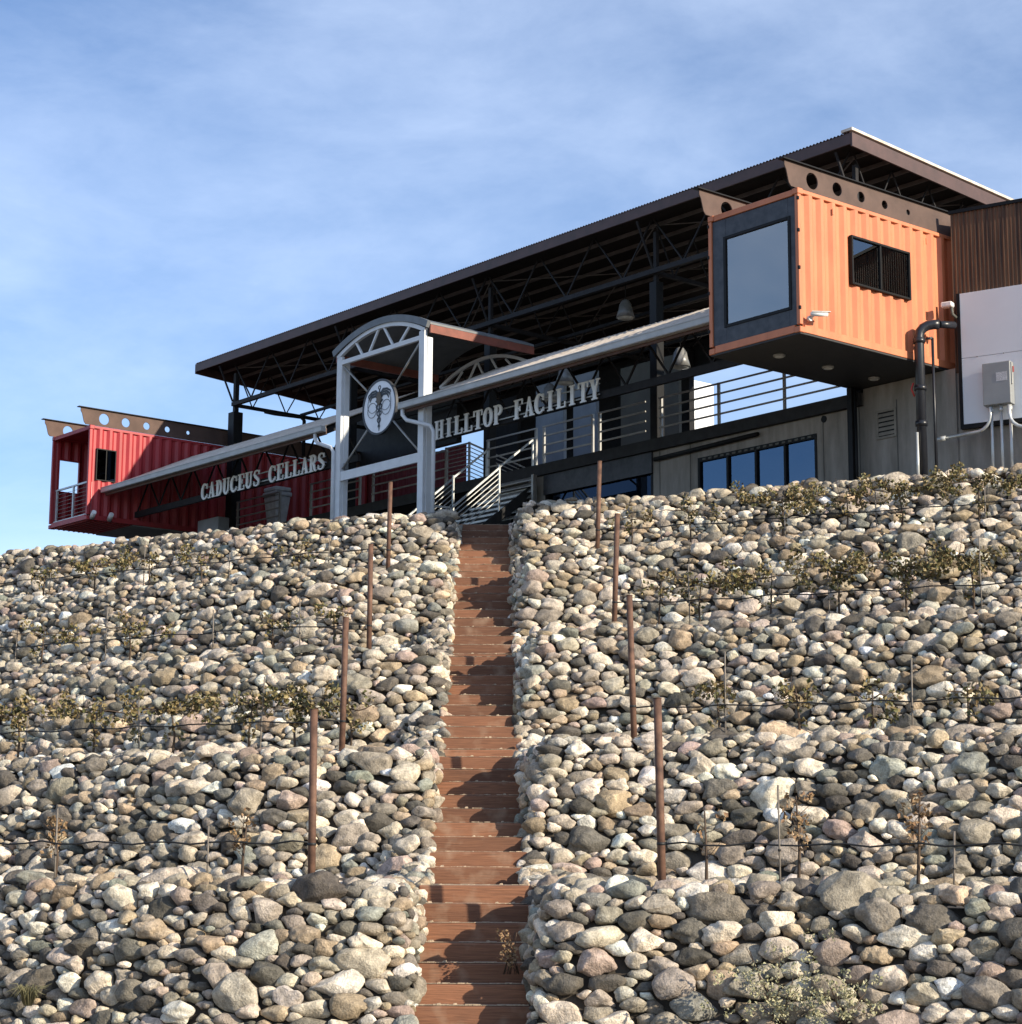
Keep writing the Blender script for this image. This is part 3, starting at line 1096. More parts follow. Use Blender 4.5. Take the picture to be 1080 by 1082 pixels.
def container(label, paint, off, length, windows, side_rows):
    """corrugated steel box in building coordinates: s 0..CW, p 0..length, z 0..CH. windows: {side: [(p0, p1, z0, z1)]}"""
    t = thing("shipping_container", label, "shipping container", (off.x, off.y, off.z), 0, None, True)
    x0, y0, z0 = off

    def bx(name, m, *boxes, par=None, bev=0.006):
        b = B()
        for (a0, a1, b0, b1, c0, c1) in boxes:
            b.box(x0 + a0, x0 + a1, y0 + b0, y0 + b1, z0 + c0, z0 + c1, bev)
        return b.build(name, m, par or t)
    # corner posts with castings
    for sx in (0, CW - 0.09):
        for py in (0, length - 0.09):
            bx("corner_post", paint, (sx, sx + 0.09, py, py + 0.09, 0.16, CH - 0.125))
            for zz in (0, CH - 0.12):
                c0 = sx - 0.008 if sx == 0 else sx - 0.06
                bx("corner_casting", paint, (c0, c0 + 0.158, py - 0.008 if py == 0 else py - 0.06, (py - 0.008 if py == 0 else py - 0.06) + 0.158, zz, zz + 0.12), bev=0.012)
    for sx in (0.012, CW - 0.092):
        bx("bottom_rail", paint, (sx, sx + 0.08, 0.151, length - 0.151, 0.015, 0.165))
        bx("top_rail", paint, (sx, sx + 0.08, 0.151, length - 0.151, CH - 0.09, CH - 0.012))
    for zz in ((0.012, 0.165), (CH - 0.13, CH - 0.012)):
        bx("end_rail", paint, (0.151, CW - 0.151, 0.006, 0.086, *zz))
    bx("roof_panel", paint, (0.10, CW - 0.10, 0.10, length - 0.10, CH - 0.045, CH - 0.02))
    # corrugated sides with real openings
    for side, sx, nn in (("left", 0.014, Vector((-1, 0, 0))), ("right", CW - 0.014, Vector((1, 0, 0)))):
        win = windows.get(side)
        regs = [(0.095, length - 0.095, 0.10, CH - 0.03)]
        if win:
            a, b_, c, d = win
            regs = [(0.095, a, 0.10, CH - 0.03), (b_, length - 0.095, 0.10, CH - 0.03), (a, b_, 0.10, c), (a, b_, d, CH - 0.03)]
        b = B()
        for (q0, q1, c0, c1) in regs:
            b.corr((x0 + sx, y0, z0), (0, 1, 0), (0, 0, 1), nn, q0, q1, c0, c1, pitch=0.34, depth=0.06)
        b.build("corrugated_side", paint, t)
    return t, bx


# orange container ------------------------------------------------
LO = 6.06
orange, bx = container("orange corrugated shipping container cantilevered over the rocks with a big picture window", M['orange'], OFF, LO,
                       {'right': (1.56, 3.31, 1.27, 2.22)}, 0)
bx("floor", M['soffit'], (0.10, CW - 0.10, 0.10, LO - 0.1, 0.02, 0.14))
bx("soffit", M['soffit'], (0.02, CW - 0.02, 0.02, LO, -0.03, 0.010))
bx("end_frame", M['blacksteel'], (0.095, 0.46, 0.03, 0.075, 0.17, CH - 0.14), (2.15, CW - 0.095, 0.03, 0.075, 0.17, CH - 0.14),
   (0.461, 2.149, 0.03, 0.075, 0.17, 0.545), (0.461, 2.149, 0.03, 0.075, 2.325, CH - 0.14))
w_ = bx("picture_window", M['black'], (0.40, 0.47, 0.012, 0.09, 0.49, 2.385), (2.14, 2.21, 0.012, 0.09, 0.49, 2.385),
        (0.471, 2.139, 0.012, 0.09, 0.49, 0.555), (0.471, 2.139, 0.012, 0.09, 2.32, 2.385))
bx("pane", M['endglass'], (0.472, 2.138, 0.045, 0.053, 0.557, 2.318), par=w_, bev=0)
bx("inner_wall", M['greypanel'], (0.09, 0.11, 0.12, LO - 0.12, 0.15, CH - 0.1), (0.12, CW - 0.12, LO - 0.16, LO - 0.13, 0.15, CH - 0.1), bev=0)
bx("sunlit_patch_block", M['whitepanel'], (0.13, 0.62, 0.40, 1.05, 0.15, 1.02), par=None)  # added white block, stands in for a sunlit patch of inner wall
w_ = bx("side_window", M['black'], (2.385, 2.475, 1.53, 1.575, 1.24, 2.25), (2.385, 2.475, 3.295, 3.34, 1.24, 2.25), (2.385, 2.475, 1.576, 3.294, 1.24, 1.285),
        (2.385, 2.475, 1.576, 3.294, 2.205, 2.25), (2.39, 2.465, 2.40, 2.445, 1.286, 2.204))
bx("pane", M['glass'], (2.42, 2.426, 1.577, 2.399, 1.287, 2.203), (2.43, 2.436, 2.446, 3.293, 1.287, 2.203), par=w_, bev=0)
for p_ in (0.92, 2.38, 3.82):
    b = B()
    b.lathe([(0.11, -0.075), (0.125, -0.06), (0.125, -0.029)], (1.04, p_, 0))
    dl = b.build("downlight", M['rail'], orange)
    b = B()
    b.lathe([(0.085, -0.084), (0.09, -0.0745)], (1.04, p_, 0))
    b.build("lens", M['lens'], dl)
for q_ in (1.0, 3.9):
    bx("lashing_ring", M['orange'], (2.428, 2.452, q_, q_ + 0.03, 2.55, 2.68))
for zz in (0.45, 1.25, 2.0, 2.65):
    bx("door_hinge", M['black'], (CW - 0.03, CW + 0.018, -0.016, 0.03, zz, zz + 0.07))
    bx("door_hinge", M['black'], (-0.018, 0.03, -0.016, 0.03, zz, zz + 0.07))
HOLES = [(0.48, 0.34), (1.22, 0.28), (1.94, 0.225), (2.67, 0.18), (3.41, 0.12)]
cbeam(orange, M['rustbeam'], CW - 0.06, 4.95, HOLES, M['black'])
cbeam(orange, M['rustbeam'], 0.06, 4.95, HOLES, M['black'])

# red container ---------------------------------------------------
OFF = Vector((-28.5, 0, 0))
LR = 12.0
red, bx = container("dark red corrugated shipping container with an open balcony end", M['red'], OFF, LR,
                    {'right': (0.27, 0.91, 1.25, 2.19), 'left': (0.25, 0.92, 1.22, 2.20)}, 0)
bx("floor", M['red'], (0.10, CW - 0.10, 0.05, 2.0, 0.03, 0.14))
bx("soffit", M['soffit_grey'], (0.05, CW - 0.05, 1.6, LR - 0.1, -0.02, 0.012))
for k in range(9):
    bx("cross_member", M['red'], (0.095, CW - 0.095, 0.10 + 0.17 * k, 0.15 + 0.17 * k, -0.015, 0.028))
bx("back_partition", M['darkpanel'], (0.06, CW - 0.06, 3.4, 3.46, 0.15, CH - 0.1))
w_ = bx("side_window", M['black'], (2.385, 2.438, 0.255, 0.285, 1.23, 2.21), (2.385, 2.438, 0.895, 0.925, 1.23, 2.21), (2.385, 2.438, 0.286, 0.894, 1.23, 1.262),
        (2.385, 2.438, 0.286, 0.894, 2.178, 2.21), (2.39, 2.436, 0.575, 0.605, 1.263, 2.177), bev=0.002)
bx("pane", M['blueglass'], (2.42, 2.426, 0.287, 0.893, 1.264, 2.176), par=w_, bev=0)
w_ = bx("left_window", M['red'], (-0.01, 0.07, 0.21, 0.25, 1.18, 2.24), (-0.01, 0.07, 0.92, 0.96, 1.18, 2.24), (-0.01, 0.07, 0.251, 0.919, 1.18, 1.22), (-0.01, 0.07, 0.251, 0.919, 2.20, 2.24))
for x_ in (0.20, 1.27, CW - 0.1):
    b = B()
    b.box(OFF.x + x_ - 0.03, OFF.x + x_ + 0.03, 0.12, 0.17, 0.14, 1.17)
    b.build("railing_post", M['railpale'], red)
b = B()
b.bar((OFF.x + 0.14, 0.145, 1.195), (OFF.x + CW - 0.08, 0.145, 1.195), 0.06, 0.05)
b.bar((OFF.x + 0.14, 0.10, 0.19), (OFF.x + CW - 0.08, 0.10, 0.19), 0.05, 0.05)
b.build("railing", M['railpale'], red)
b = B()
for k in range(7):
    b.tube([(OFF.x + 0.15, 0.145, 0.33 + 0.12 * k), (OFF.x + CW - 0.09, 0.145, 0.33 + 0.12 * k)], 0.007, 5)
b.build("railing_cable", M['rail'], red)
for p_ in (0.16, 0.74):
    b = B()
    b.tube([(OFF.x + CW + 0.03, p_, 0.06), (OFF.x + CW + 0.26, p_ - 0.05, 0.20)], 0.075, 10)
    b.build("flood_light", M['whitecam'], red)
cbeam(red, M['rustbeam'], CW - 0.06, LR, HOLES, M['black'])
cbeam(red, M['rustbeam'], 0.06, LR, HOLES, M['black'])
OFF = Vector((0, 0, 0))

# security cameras
def sec_cam(label, pos, dirn):
    t = thing("security_camera", label, "security camera", tuple(W(*pos)))
    b = B()
    p = Vector(pos)
    d = Vector(dirn).normalized()
    b.tube([p, p + Vector((0.07, 0, 0))], 0.055, 10)
    b.tube([p + Vector((0.07, 0, 0)), p + Vector((0.12, 0, 0.02)), p + Vector((0.15, 0, 0.05))], 0.018, 6)
    b.build("bracket", M['whitecam'], t)
    b = B()
    q = p + Vector((0.15, 0, 0.06))
    b.tube([q - d * 0.07, q + d * 0.27], 0.042, 10)
    bd = b.build("camera_body", M['whitecam'], t)
    b = B()
    b.bar(q - d * 0.05 + Vector((0, 0, 0.047)), q + d * 0.32 + Vector((0, 0, 0.047)), 0.10, 0.012)
    b.build("sun_shield", M['whitecam'], bd)


sec_cam("white bullet camera under the lower front corner of the orange container", (2.45, 0.22, 0.29), (0.5, 0.8, 0.02))

# ------------------------------------------------------------------ concrete base, deck
bd = thing("winery_building", "grey concrete lower storey with dark blue windows below the open deck", "building", (-10, 4.25, -2.9), 0, None, True)
ZD = -0.14                                              # top of the deck edge
b = B()
CY = 4.40
# wall with two window openings
b.box(-10.8, -10.15, CY, CY + 0.25, -3.2, -0.42)
b.build("concrete_wall", M['concrete'], bd)
b = B()
b.box(-6.22, -4.72, CY, CY + 0.25, -3.2, -0.42)
b.build("concrete_wall", M['concrete'], bd)
b = B()
b.box(0.251, 2.685, CY, CY + 0.25, -3.2, -0.045)
b.build("concrete_wall", M['concrete'], bd)
b = B()
b.build("concrete_wall", M['concrete'], bd)
b = B()
b.box(-1.08, 0.25, CY, CY + 0.25, -3.2, -0.42)
b.build("concrete_wall", M['concrete'], bd)
b = B()
b.box(-4.719, -1.081, CY, CY + 0.25, -0.80, -0.42)
b.build("concrete_wall", M['concrete'], bd)
b = B()
b.box(-4.719, -1.081, CY, CY + 0.25, -3.2, -2.1)
b.build("concrete_wall", M['concrete'], bd)
for k in range(9):
    x_ = -6.0 + 1.02 * k
    if not (-4.75 < x_ < -1.05):
        b = B()
        b.box(x_, x_ + 0.015, CY - 0.012, CY + 0.01, -3.2, -0.43)
        b.build("formwork_joint", M['greypanel'], bd)
b = B()
b.box(-24.9, 0.24, 4.25, 4.36, -0.42, ZD)
b.build("deck_beam", M['deck'], bd)
b = B()
b.box(-26.0, -12.4, 4.37, 13.0, -0.40, ZD + 0.01)
b.box(-10.4, 0.24, 4.37, 13.0, -0.40, ZD + 0.01)
b.box(-12.4, -10.4, 4.9, 13.0, -0.40, ZD + 0.01)
b.build("deck_slab", M['deckfloor'], bd)
b = B()
b.box(-10.15, -6.22, CY - 0.06, CY + 0.02, -0.93, -0.425)
hd = b.build("shutter_box", M['blacksteel'], bd)
b = B()
for x0_, x1_ in ((-10.15, -10.06), (-6.31, -6.22)):
    b.box(x0_, x1_, CY, CY + 0.1, -3.2, -0.935)
wf = b.build("lower_window", M['black'], bd)
b = B()
b.box(-10.06, -6.31, CY + 0.05, CY + 0.06, -3.2, -0.935)
b.build("pane", M['dimglass'], wf)
b = B()
b.box(-4.72, -4.66, CY - 0.02, CY + 0.1, -2.1, -0.80)
b.box(-1.14, -1.08, CY - 0.02, CY + 0.1, -2.1, -0.80)
b.box(-4.659, -1.141, CY - 0.02, CY + 0.1, -0.90, -0.80)
for k in range(1, 4):
    x_ = -4.66 + 0.88 * k
    b.box(x_ - 0.03, x_ + 0.03, CY - 0.015, CY + 0.1, -2.1, -0.901)
wf = b.build("strip_window", M['black'], bd)
b = B()
for k in range(4):
    b.box(-4.63 + 0.88 * k + (0.0 if k else -0.028), -4.63 + 0.88 * (k + 1) - 0.062, CY + 0.04, CY + 0.05, -2.1, -0.902)
b.build("pane", M['blueglass'], wf)
b = B()
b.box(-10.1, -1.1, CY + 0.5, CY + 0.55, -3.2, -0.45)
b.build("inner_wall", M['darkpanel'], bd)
b = B()
for k in range(18):
    b.box(-4.55 + 0.19 * k, -4.45 + 0.19 * k, CY - 0.035, CY - 0.021, -0.875, -0.83)
b.build("window_vent_slot", M['greypanel'], bd)
b = B()
b.tube([(-6.1, CY - 0.07, -0.63), (-2.76, CY - 0.07, -0.55)], 0.055, 8)
b.build("roller_tube", M['black'], bd)
b = B()
b.tube([(-0.86, CY - 0.02, -0.52), (-0.86, CY + 0.02, -0.52)], 0.075, 14)
b.build("vent_pipe", M['black'], bd)
b = B()
b.box(0.60, 0.65, CY - 0.03, CY + 0.02, -1.22, -0.60)
b.box(1.09, 1.14, CY - 0.03, CY + 0.02, -1.22, -0.60)
b.box(0.651, 1.089, CY - 0.03, CY + 0.02, -1.22, -1.17)
b.box(0.651, 1.089, CY - 0.03, CY + 0.02, -0.65, -0.60)
lv = b.build("vent_louvre", M['louver'], bd)
b = B()
for k in range(5):
    z_ = -1.15 + 0.10 * k
    b.hexa([(0.651, CY - 0.028, z_), (1.089, CY - 0.028, z_), (1.089, CY - 0.005, z_ + 0.06), (0.651, CY - 0.005, z_ + 0.06),
            (0.651, CY - 0.028, z_ + 0.015), (1.089, CY - 0.028, z_ + 0.015), (1.089, CY - 0.005, z_ + 0.075), (0.651, CY - 0.005, z_ + 0.075)])
b.build("slat", M['louver'], lv)
b = B()
b.box(0.651, 1.089, CY - 0.003, CY - 0.001, -1.17, -0.65)
b.build("louvre_back", M['black'], lv)
# lower storey behind the entry: dark recess and left plinth
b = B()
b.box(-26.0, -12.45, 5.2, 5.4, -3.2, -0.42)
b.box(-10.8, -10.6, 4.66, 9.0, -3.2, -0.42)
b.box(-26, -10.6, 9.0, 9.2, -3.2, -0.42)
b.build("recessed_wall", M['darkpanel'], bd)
b = B()
b.box(-24.0, -22.85, 2.6, 3.0, -2.8, -0.02, 0.02)
b.build("concrete_plinth", M['soffit_grey'], bd)
# rooms at the back of the deck
b = B()
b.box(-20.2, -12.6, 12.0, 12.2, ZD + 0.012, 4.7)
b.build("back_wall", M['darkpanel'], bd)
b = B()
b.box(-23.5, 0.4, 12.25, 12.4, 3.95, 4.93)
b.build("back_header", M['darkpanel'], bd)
b = B()
b.box(-26.9, -20.9, 10.0, 10.2, 2.95, 4.6)
b.build("back_wall", M['deck'], bd)
for s0_, s1_, p_, m_ in ((-14.75, -13.55, 8.0, 'bluepanel'), (-13.15, -12.2, 8.0, 'bluepanel'), (-11.65, -9.4, 8.4, 'greypanel'), (-17.0, -15.9, 8.3, 'darkpanel')):
    b = B()
    b.box(s0_, s1_, p_, p_ + 0.12, ZD + 0.012, 3.3, 0.01)
    o = b.build("partition_panel", M[m_], bd)
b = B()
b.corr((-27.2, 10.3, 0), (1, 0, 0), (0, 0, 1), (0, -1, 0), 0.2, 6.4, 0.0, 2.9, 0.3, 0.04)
b.build("red_back_wall", M['shadedred'], bd)
b = B()
b.box(-15.85, -14.75, 13.6, 15.2, ZD, 4.5)
b.build("white_back_wall", M['whitepanel'], bd)

# steel post under the orange container
t = thing("corner_post", "black steel post below the orange container at the end of the deck", "post", (0.14, 4.15, -2.9), 0, None, True)
b = B()
b.box(0.04, 0.18, 4.10, 4.24, -3.0, -0.035, 0.01)
b.build("post", M['black'], t)
b = B()
b.tube([(0.27, 4.12, -3.0), (0.27, 4.12, -0.1)], 0.03, 8)
b.build("conduit", M['black'], t)

# ------------------------------------------------------------------ pavilion roof on columns
SLP = -0.064
RP0, RP1, RS0, RS1 = 4.0, 12.6, -26.7, 0.45


def rz(p):
    return 5.50 + SLP * (p - RP0)


rf = thing("pavilion_roof", "long low brown metal shed roof with steel trusses over the open deck", "roof", (-13, 4, 5.2), 0, None, True)
b = B()
L_ = RS1 - RS0
dz_ = SLP * (RP1 - RP0)
ay = Vector((0, RP1 - RP0, dz_)).normalized()
b.corr((RS0, RP0 - 0.06, 5.578), (1, 0, 0), tuple(ay), (0, -ay.z, ay.y), 0, L_, 0, (RP1 - RP0) + 0.06, 0.10, 0.025, 0.004)
b.build("roof_sheet", M['brown'], rf)
b = B()
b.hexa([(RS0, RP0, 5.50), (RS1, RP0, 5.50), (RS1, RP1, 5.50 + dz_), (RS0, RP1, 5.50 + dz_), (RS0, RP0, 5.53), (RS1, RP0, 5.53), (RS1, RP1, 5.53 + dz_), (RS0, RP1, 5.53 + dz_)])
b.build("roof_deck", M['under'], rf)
b = B()
b.box(RS0 - 0.002, RS1 + 0.002, RP0 - 0.045, RP0 - 0.002, 5.30, 5.548)
b.build("eave_fascia", M['brown'], rf)
b = B()
for s_, e in ((RS1, 0.045), (RS0, -0.045)):
    a, c = sorted((s_, s_ + e))
    b.hexa([(a, RP0 - 0.04, 5.24), (c, RP0 - 0.04, 5.24), (c, RP1, 5.24 + dz_), (a, RP1, 5.24 + dz_), (a, RP0 - 0.04, 5.548), (c, RP0 - 0.04, 5.548), (c, RP1, 5.548 + dz_), (a, RP1, 5.548 + dz_)])
b.build("gable_fascia", M['brown'], rf)
b = B()
b.hexa([(RS1 - 0.25, RP0 - 0.06, 5.601), (RS1 + 0.06, RP0 - 0.06, 5.601), (RS1 + 0.06, RP1, 5.601 + dz_), (RS1 - 0.25, RP1, 5.601 + dz_),
        (RS1 - 0.25, RP0 - 0.06, 5.66), (RS1 + 0.06, RP0 - 0.06, 5.66), (RS1 + 0.06, RP1, 5.66 + dz_), (RS1 - 0.25, RP1, 5.66 + dz_)])
b.build("edge_trim", M['rooftop'], rf)
p_ = 4.9
while p_ < RP1:
    b = B()
    z_ = rz(p_)
    b.box(RS0 + 0.05, RS1 - 0.05, p_ - 0.022, p_ + 0.022, z_ - 0.09, z_ - 0.004)
    b.build("purlin", M['purlin'], rf)
    p_ += 0.68
COLS = [-25.3, -19.0, -12.65, -6.3, 0.0]
ZC = 4.06
# eave truss along the front columns
b = B()
b.box(-25.3, 0.2, 4.45, 4.57, ZC - 0.05, ZC + 0.07)
for i in range(4):
    a, c = COLS[i], COLS[i + 1]
    n_ = 3
    for k in range(n_):
        x0_, x1_ = a + (c - a) * k / n_, a + (c - a) * (k + 1) / n_
        xm = (x0_ + x1_) / 2
        b.bar((x0_ + 0.05, 4.51, rz(4.5) - 0.1), (xm, 4.51, ZC + 0.05), 0.036)
        b.bar((x1_ - 0.05, 4.51, rz(4.5) - 0.1), (xm, 4.51, ZC + 0.05), 0.036)
b.build("eave_truss", M['truss'], rf)
# cross trusses from front to back
for ci_, c in enumerate(COLS):
    b = B()
    b.box(c - 0.05, c + 0.05, 4.6, 12.3, ZC - 0.05, ZC + 0.05)
    n_ = 6
    for k in range(n_):
        y0_, y1_ = 4.6 + 7.6 * k / n_, 4.6 + 7.6 * (k + 1) / n_
        ym = (y0_ + y1_) / 2
        b.bar((c, y0_, rz(y0_) - 0.14), (c, ym, ZC), 0.03)
        b.bar((c, ym, ZC), (c, y1_, rz(y1_) - 0.14), 0.03)
    b.bar((c, 3.98, 5.23), (c, 4.5, ZC + 0.1), 0.045)
    b.build("cross_truss", M['truss'], rf)
    if ci_ < 4:
        b = B()
        n2 = COLS[ci_ + 1]
        for y0_, y1_ in ((4.6, 8.4), (8.4, 12.2)):
            b.tube([(c, y0_, rz(y0_) - 0.2), (n2, y1_, rz(y1_) - 0.2)], 0.018, 5)
            b.tube([(n2, y0_, rz(y0_) - 0.22), (c, y1_, rz(y1_) - 0.22)], 0.018, 5)
        b.build("cross_brace", M['purlin'], rf)
b = B()
for p_ in (7.0, 9.6):
    b.box(-25.2, 0.2, p_ - 0.04, p_ + 0.04, ZC - 0.02, ZC + 0.06)
b.build("tie_beam", M['truss'], rf)

col0 = thing("steel_column", "black steel column at the left end of the deck behind the red container", "column", (0, 0, 0), BROT, "steel columns under the pavilion roof")
b = MB()
b.box(-0.17, 0.17, -0.17, 0.17, 0, 3.95, 0.012)
WM[col0] = I4.copy()
b.build("shaft", M['black'], col0)
b = MB()
b.box(-0.07, 0.07, -0.07, 0.07, 3.951, 5.22, 0.005)
b.build("upper_stub", M['truss'], col0)
b = MB()
b.box(-0.26, 0.26, -0.26, 0.26, -0.02, 0.012)
b.build("base_plate", M['black'], col0)
COLLAB = ["thick black steel column beside the red container", "black steel column seen through the pale entrance gate", "black steel column behind the TOP letters right of the gate",
          "black steel column between the white back wall and the last letter", "black steel column hidden behind the orange container"]
for i, c in enumerate(COLS):
    o = col0 if i == 0 else copy_tree(col0)
    place(o, W(c, 4.62, ZD + 0.012), (0, 0, BROT), COLLAB[i])
    if i > 0:
        o.scale = (0.72, 0.72, 1)

# downpipe at the left end under the roof
t = thing("roof_downpipe", "thin black bent drain pipe under the left end of the roof", "pipe", (-24.9, 5.3, 4.0), 0, None, True)
b = B()
b.tube([(-25.15, 5.6, 3.98), (-24.9, 5.8, 3.9), (-24.6, 6.6, 3.86), (-24.55, 6.7, 3.75), (-24.55, 6.7, 2.6)], 0.06, 8)
b.build("bent_pipe", M['black'], t)

# pendant lamps
lam0 = thing("pendant_lamp", "x", "lamp", (0, 0, 0), 0, "bell shaped pendant lamps under the roof")
WM[lam0] = I4.copy()
b = MB()
b.lathe([(0.03, 0.50), (0.09, 0.47), (0.16, 0.36), (0.19, 0.2), (0.25, 0.0), (0.235, 0.0), (0.18, 0.2), (0.14, 0.34), (0.02, 0.44)], n=22)
b.build("lamp_shade", M['lamp'], lam0)
b = MB()
b.lathe([(0.05, -0.045), (0.2, -0.02), (0.225, 0.02), (0.2, 0.06)], n=20)
b.build("lens", M['lens'], lam0)
b = MB()
b.tube([(0, 0, 0.49), (0, 0, 1.0)], 0.015, 6)
b.build("stem", M['black'], lam0)


def pix(x, y, plane_p):
    """world point on the building plane p = plane_p seen at photograph pixel (x, y)"""
    d = _F + (x - 540) / FPX * _R2 - (y - 541) / FPX * _U2
    tt = (O.dot(v) + plane_p) / d.dot(v)
    return d * tt


LL = [("pendant lamp hanging above the right awning left of the orange container", 661, 336, 6.5), ("pendant lamp below the awning beside the orange container", 719, 388, 5.2),
      ("pendant lamp peeking out above the letters ILI", 597, 405, 5.5), ("dim pendant lamp behind the letter C of the right sign", 581, 424, 6.6)]
for i, (lb, x, y, p_) in enumerate(LL):
    o = lam0 if i == 0 else copy_tree(lam0)
    place(o, pix(x, y, p_), None, lb)

# ------------------------------------------------------------------ awnings
def awning(label, s0, s1, spout):
    t = thing("awning", label, "awning", ((s0 + s1) / 2, 0.5, 0.9), 0, None, True)
    pa, za, pb, zb = 0.56, 1.0, 3.6, 2.40
    ay = Vector((0, pb - pa, zb - za)).normalized()
    b = B()
    b.corr((s0, pa - 0.05, za), (1, 0, 0), tuple(ay), (0, -ay.z, ay.y), 0, s1 - s0, 0, (Vector((0, pb - pa, zb - za)).length), 0.2, 0.025, 0.004)
    b.build("awning_sheet", M['rooftop'], t)
    b = B()
    b.hexa([(s0, 0.56, 0.78), (s1, 0.56, 0.78), (s1, 0.60, 0.78), (s0, 0.60, 0.78), (s0, 0.56, 0.94), (s1, 0.56, 0.94), (s1, 0.60, 0.94), (s0, 0.60, 0.94)])
    b.build("fascia_board", M['awnbrown'], t)
    b = B()
    # open half round gutter box
    b.box(s0, s1, 0.40, 0.412, 0.86, 1.0)
    b.box(s0, s1, 0.412, 0.55, 0.848, 0.86)
    b.box(s0, s1, 0.548, 0.558, 0.86, 0.985)
    b.box(s0, s1, 0.388, 0.4, 0.982, 1.003)
    for se in (s0, s1 - 0.006):
        b.box(se, se + 0.006, 0.412, 0.548, 0.86, 0.99)
    b.build("gutter", M['gutter'], t)
    n_ = int((s1 - s0) / 1.25)
    for k in range(n_ + 1):
        s_ = s0 + 0.1 + (s1 - s0 - 0.2) * k / n_
        b = B()
        b.bar((s_, 0.62, za - 0.12), (s_, pb, zb - 0.10), 0.06, 0.14)
        b.build("rafter", M['truss'], t)
    b = B()
    b.box(s0, s1, 1.58, 1.68, 0.22, 0.40)
    for k in range(2 * n_):
        a = s0 + 0.1 + (s1 - s0 - 0.2) * k / (2 * n_)
        c = s0 + 0.1 + (s1 - s0 - 0.2) * (k + 1) / (2 * n_)
        z0_, z1_ = (0.4, 1.28) if k % 2 == 0 else (1.28, 0.4)
        b.bar((a, 1.63, z0_), (c, 1.63, z1_), 0.04)
    b.build("truss_beam", M['truss'], t)
    b = B()
    b.box(s0, s1, pb - 0.06, pb, zb - 0.22, zb - 0.03)
    for k in range(0, n_ + 1, 2):
        s_ = s0 + 0.1 + (s1 - s0 - 0.2) * k / n_
        b.bar((s_, pb, zb - 0.12), (s_, 4.45, 2.6), 0.05)
    b.build("rear_beam", M['truss'], t)
    b = B()
    b.tube(spout, 0.05, 10)
    b.build("downspout", M['gate'], t)
    return t


awning("left grey edged awning sloping between the red container and the entrance gate", -26.0, -14.35,
       [(-14.72, 0.48, 0.86), (-14.72, 0.48, 0.70), (-14.62, 0.5, 0.58), (-14.2, 0.62, 0.42), (-14.14, 0.66, 0.30), (-14.14, 0.66, -2.7)])
awning("right grey edged awning sloping between the entrance gate and the orange container", -11.05, -0.05,
       [(-10.95, 0.48, 0.86), (-10.95, 0.48, 0.70), (-10.8, 0.5, 0.55), (-10.0, 0.62, 0.30), (-9.93, 0.66, 0.15), (-9.93, 0.66, -2.7)])

# ------------------------------------------------------------------ lettering
def ell(cx, cy, rx, ry, a0, a1, n=16):
    return [(cx + rx * math.cos(R(a0 + (a1 - a0) * k / n)), cy + ry * math.sin(R(a0 + (a1 - a0) * k / n))) for k in range(n + 1)]


def bxp(x0, x1, y0, y1):
    return ('p', [(x0, y0), (x1, y0), (x1, y1), (x0, y1)])


def serif(cx, y, w=0.30, up=True):
    h = 0.075
    return bxp(cx - w / 2, cx + w / 2, y, y + h) if up else bxp(cx - w / 2, cx + w / 2, y - h, y)


def arcw(n, t0, t1):
    return [t0 + (t1 - t0) * math.sin(math.pi * k / n) for k in range(n + 1)]


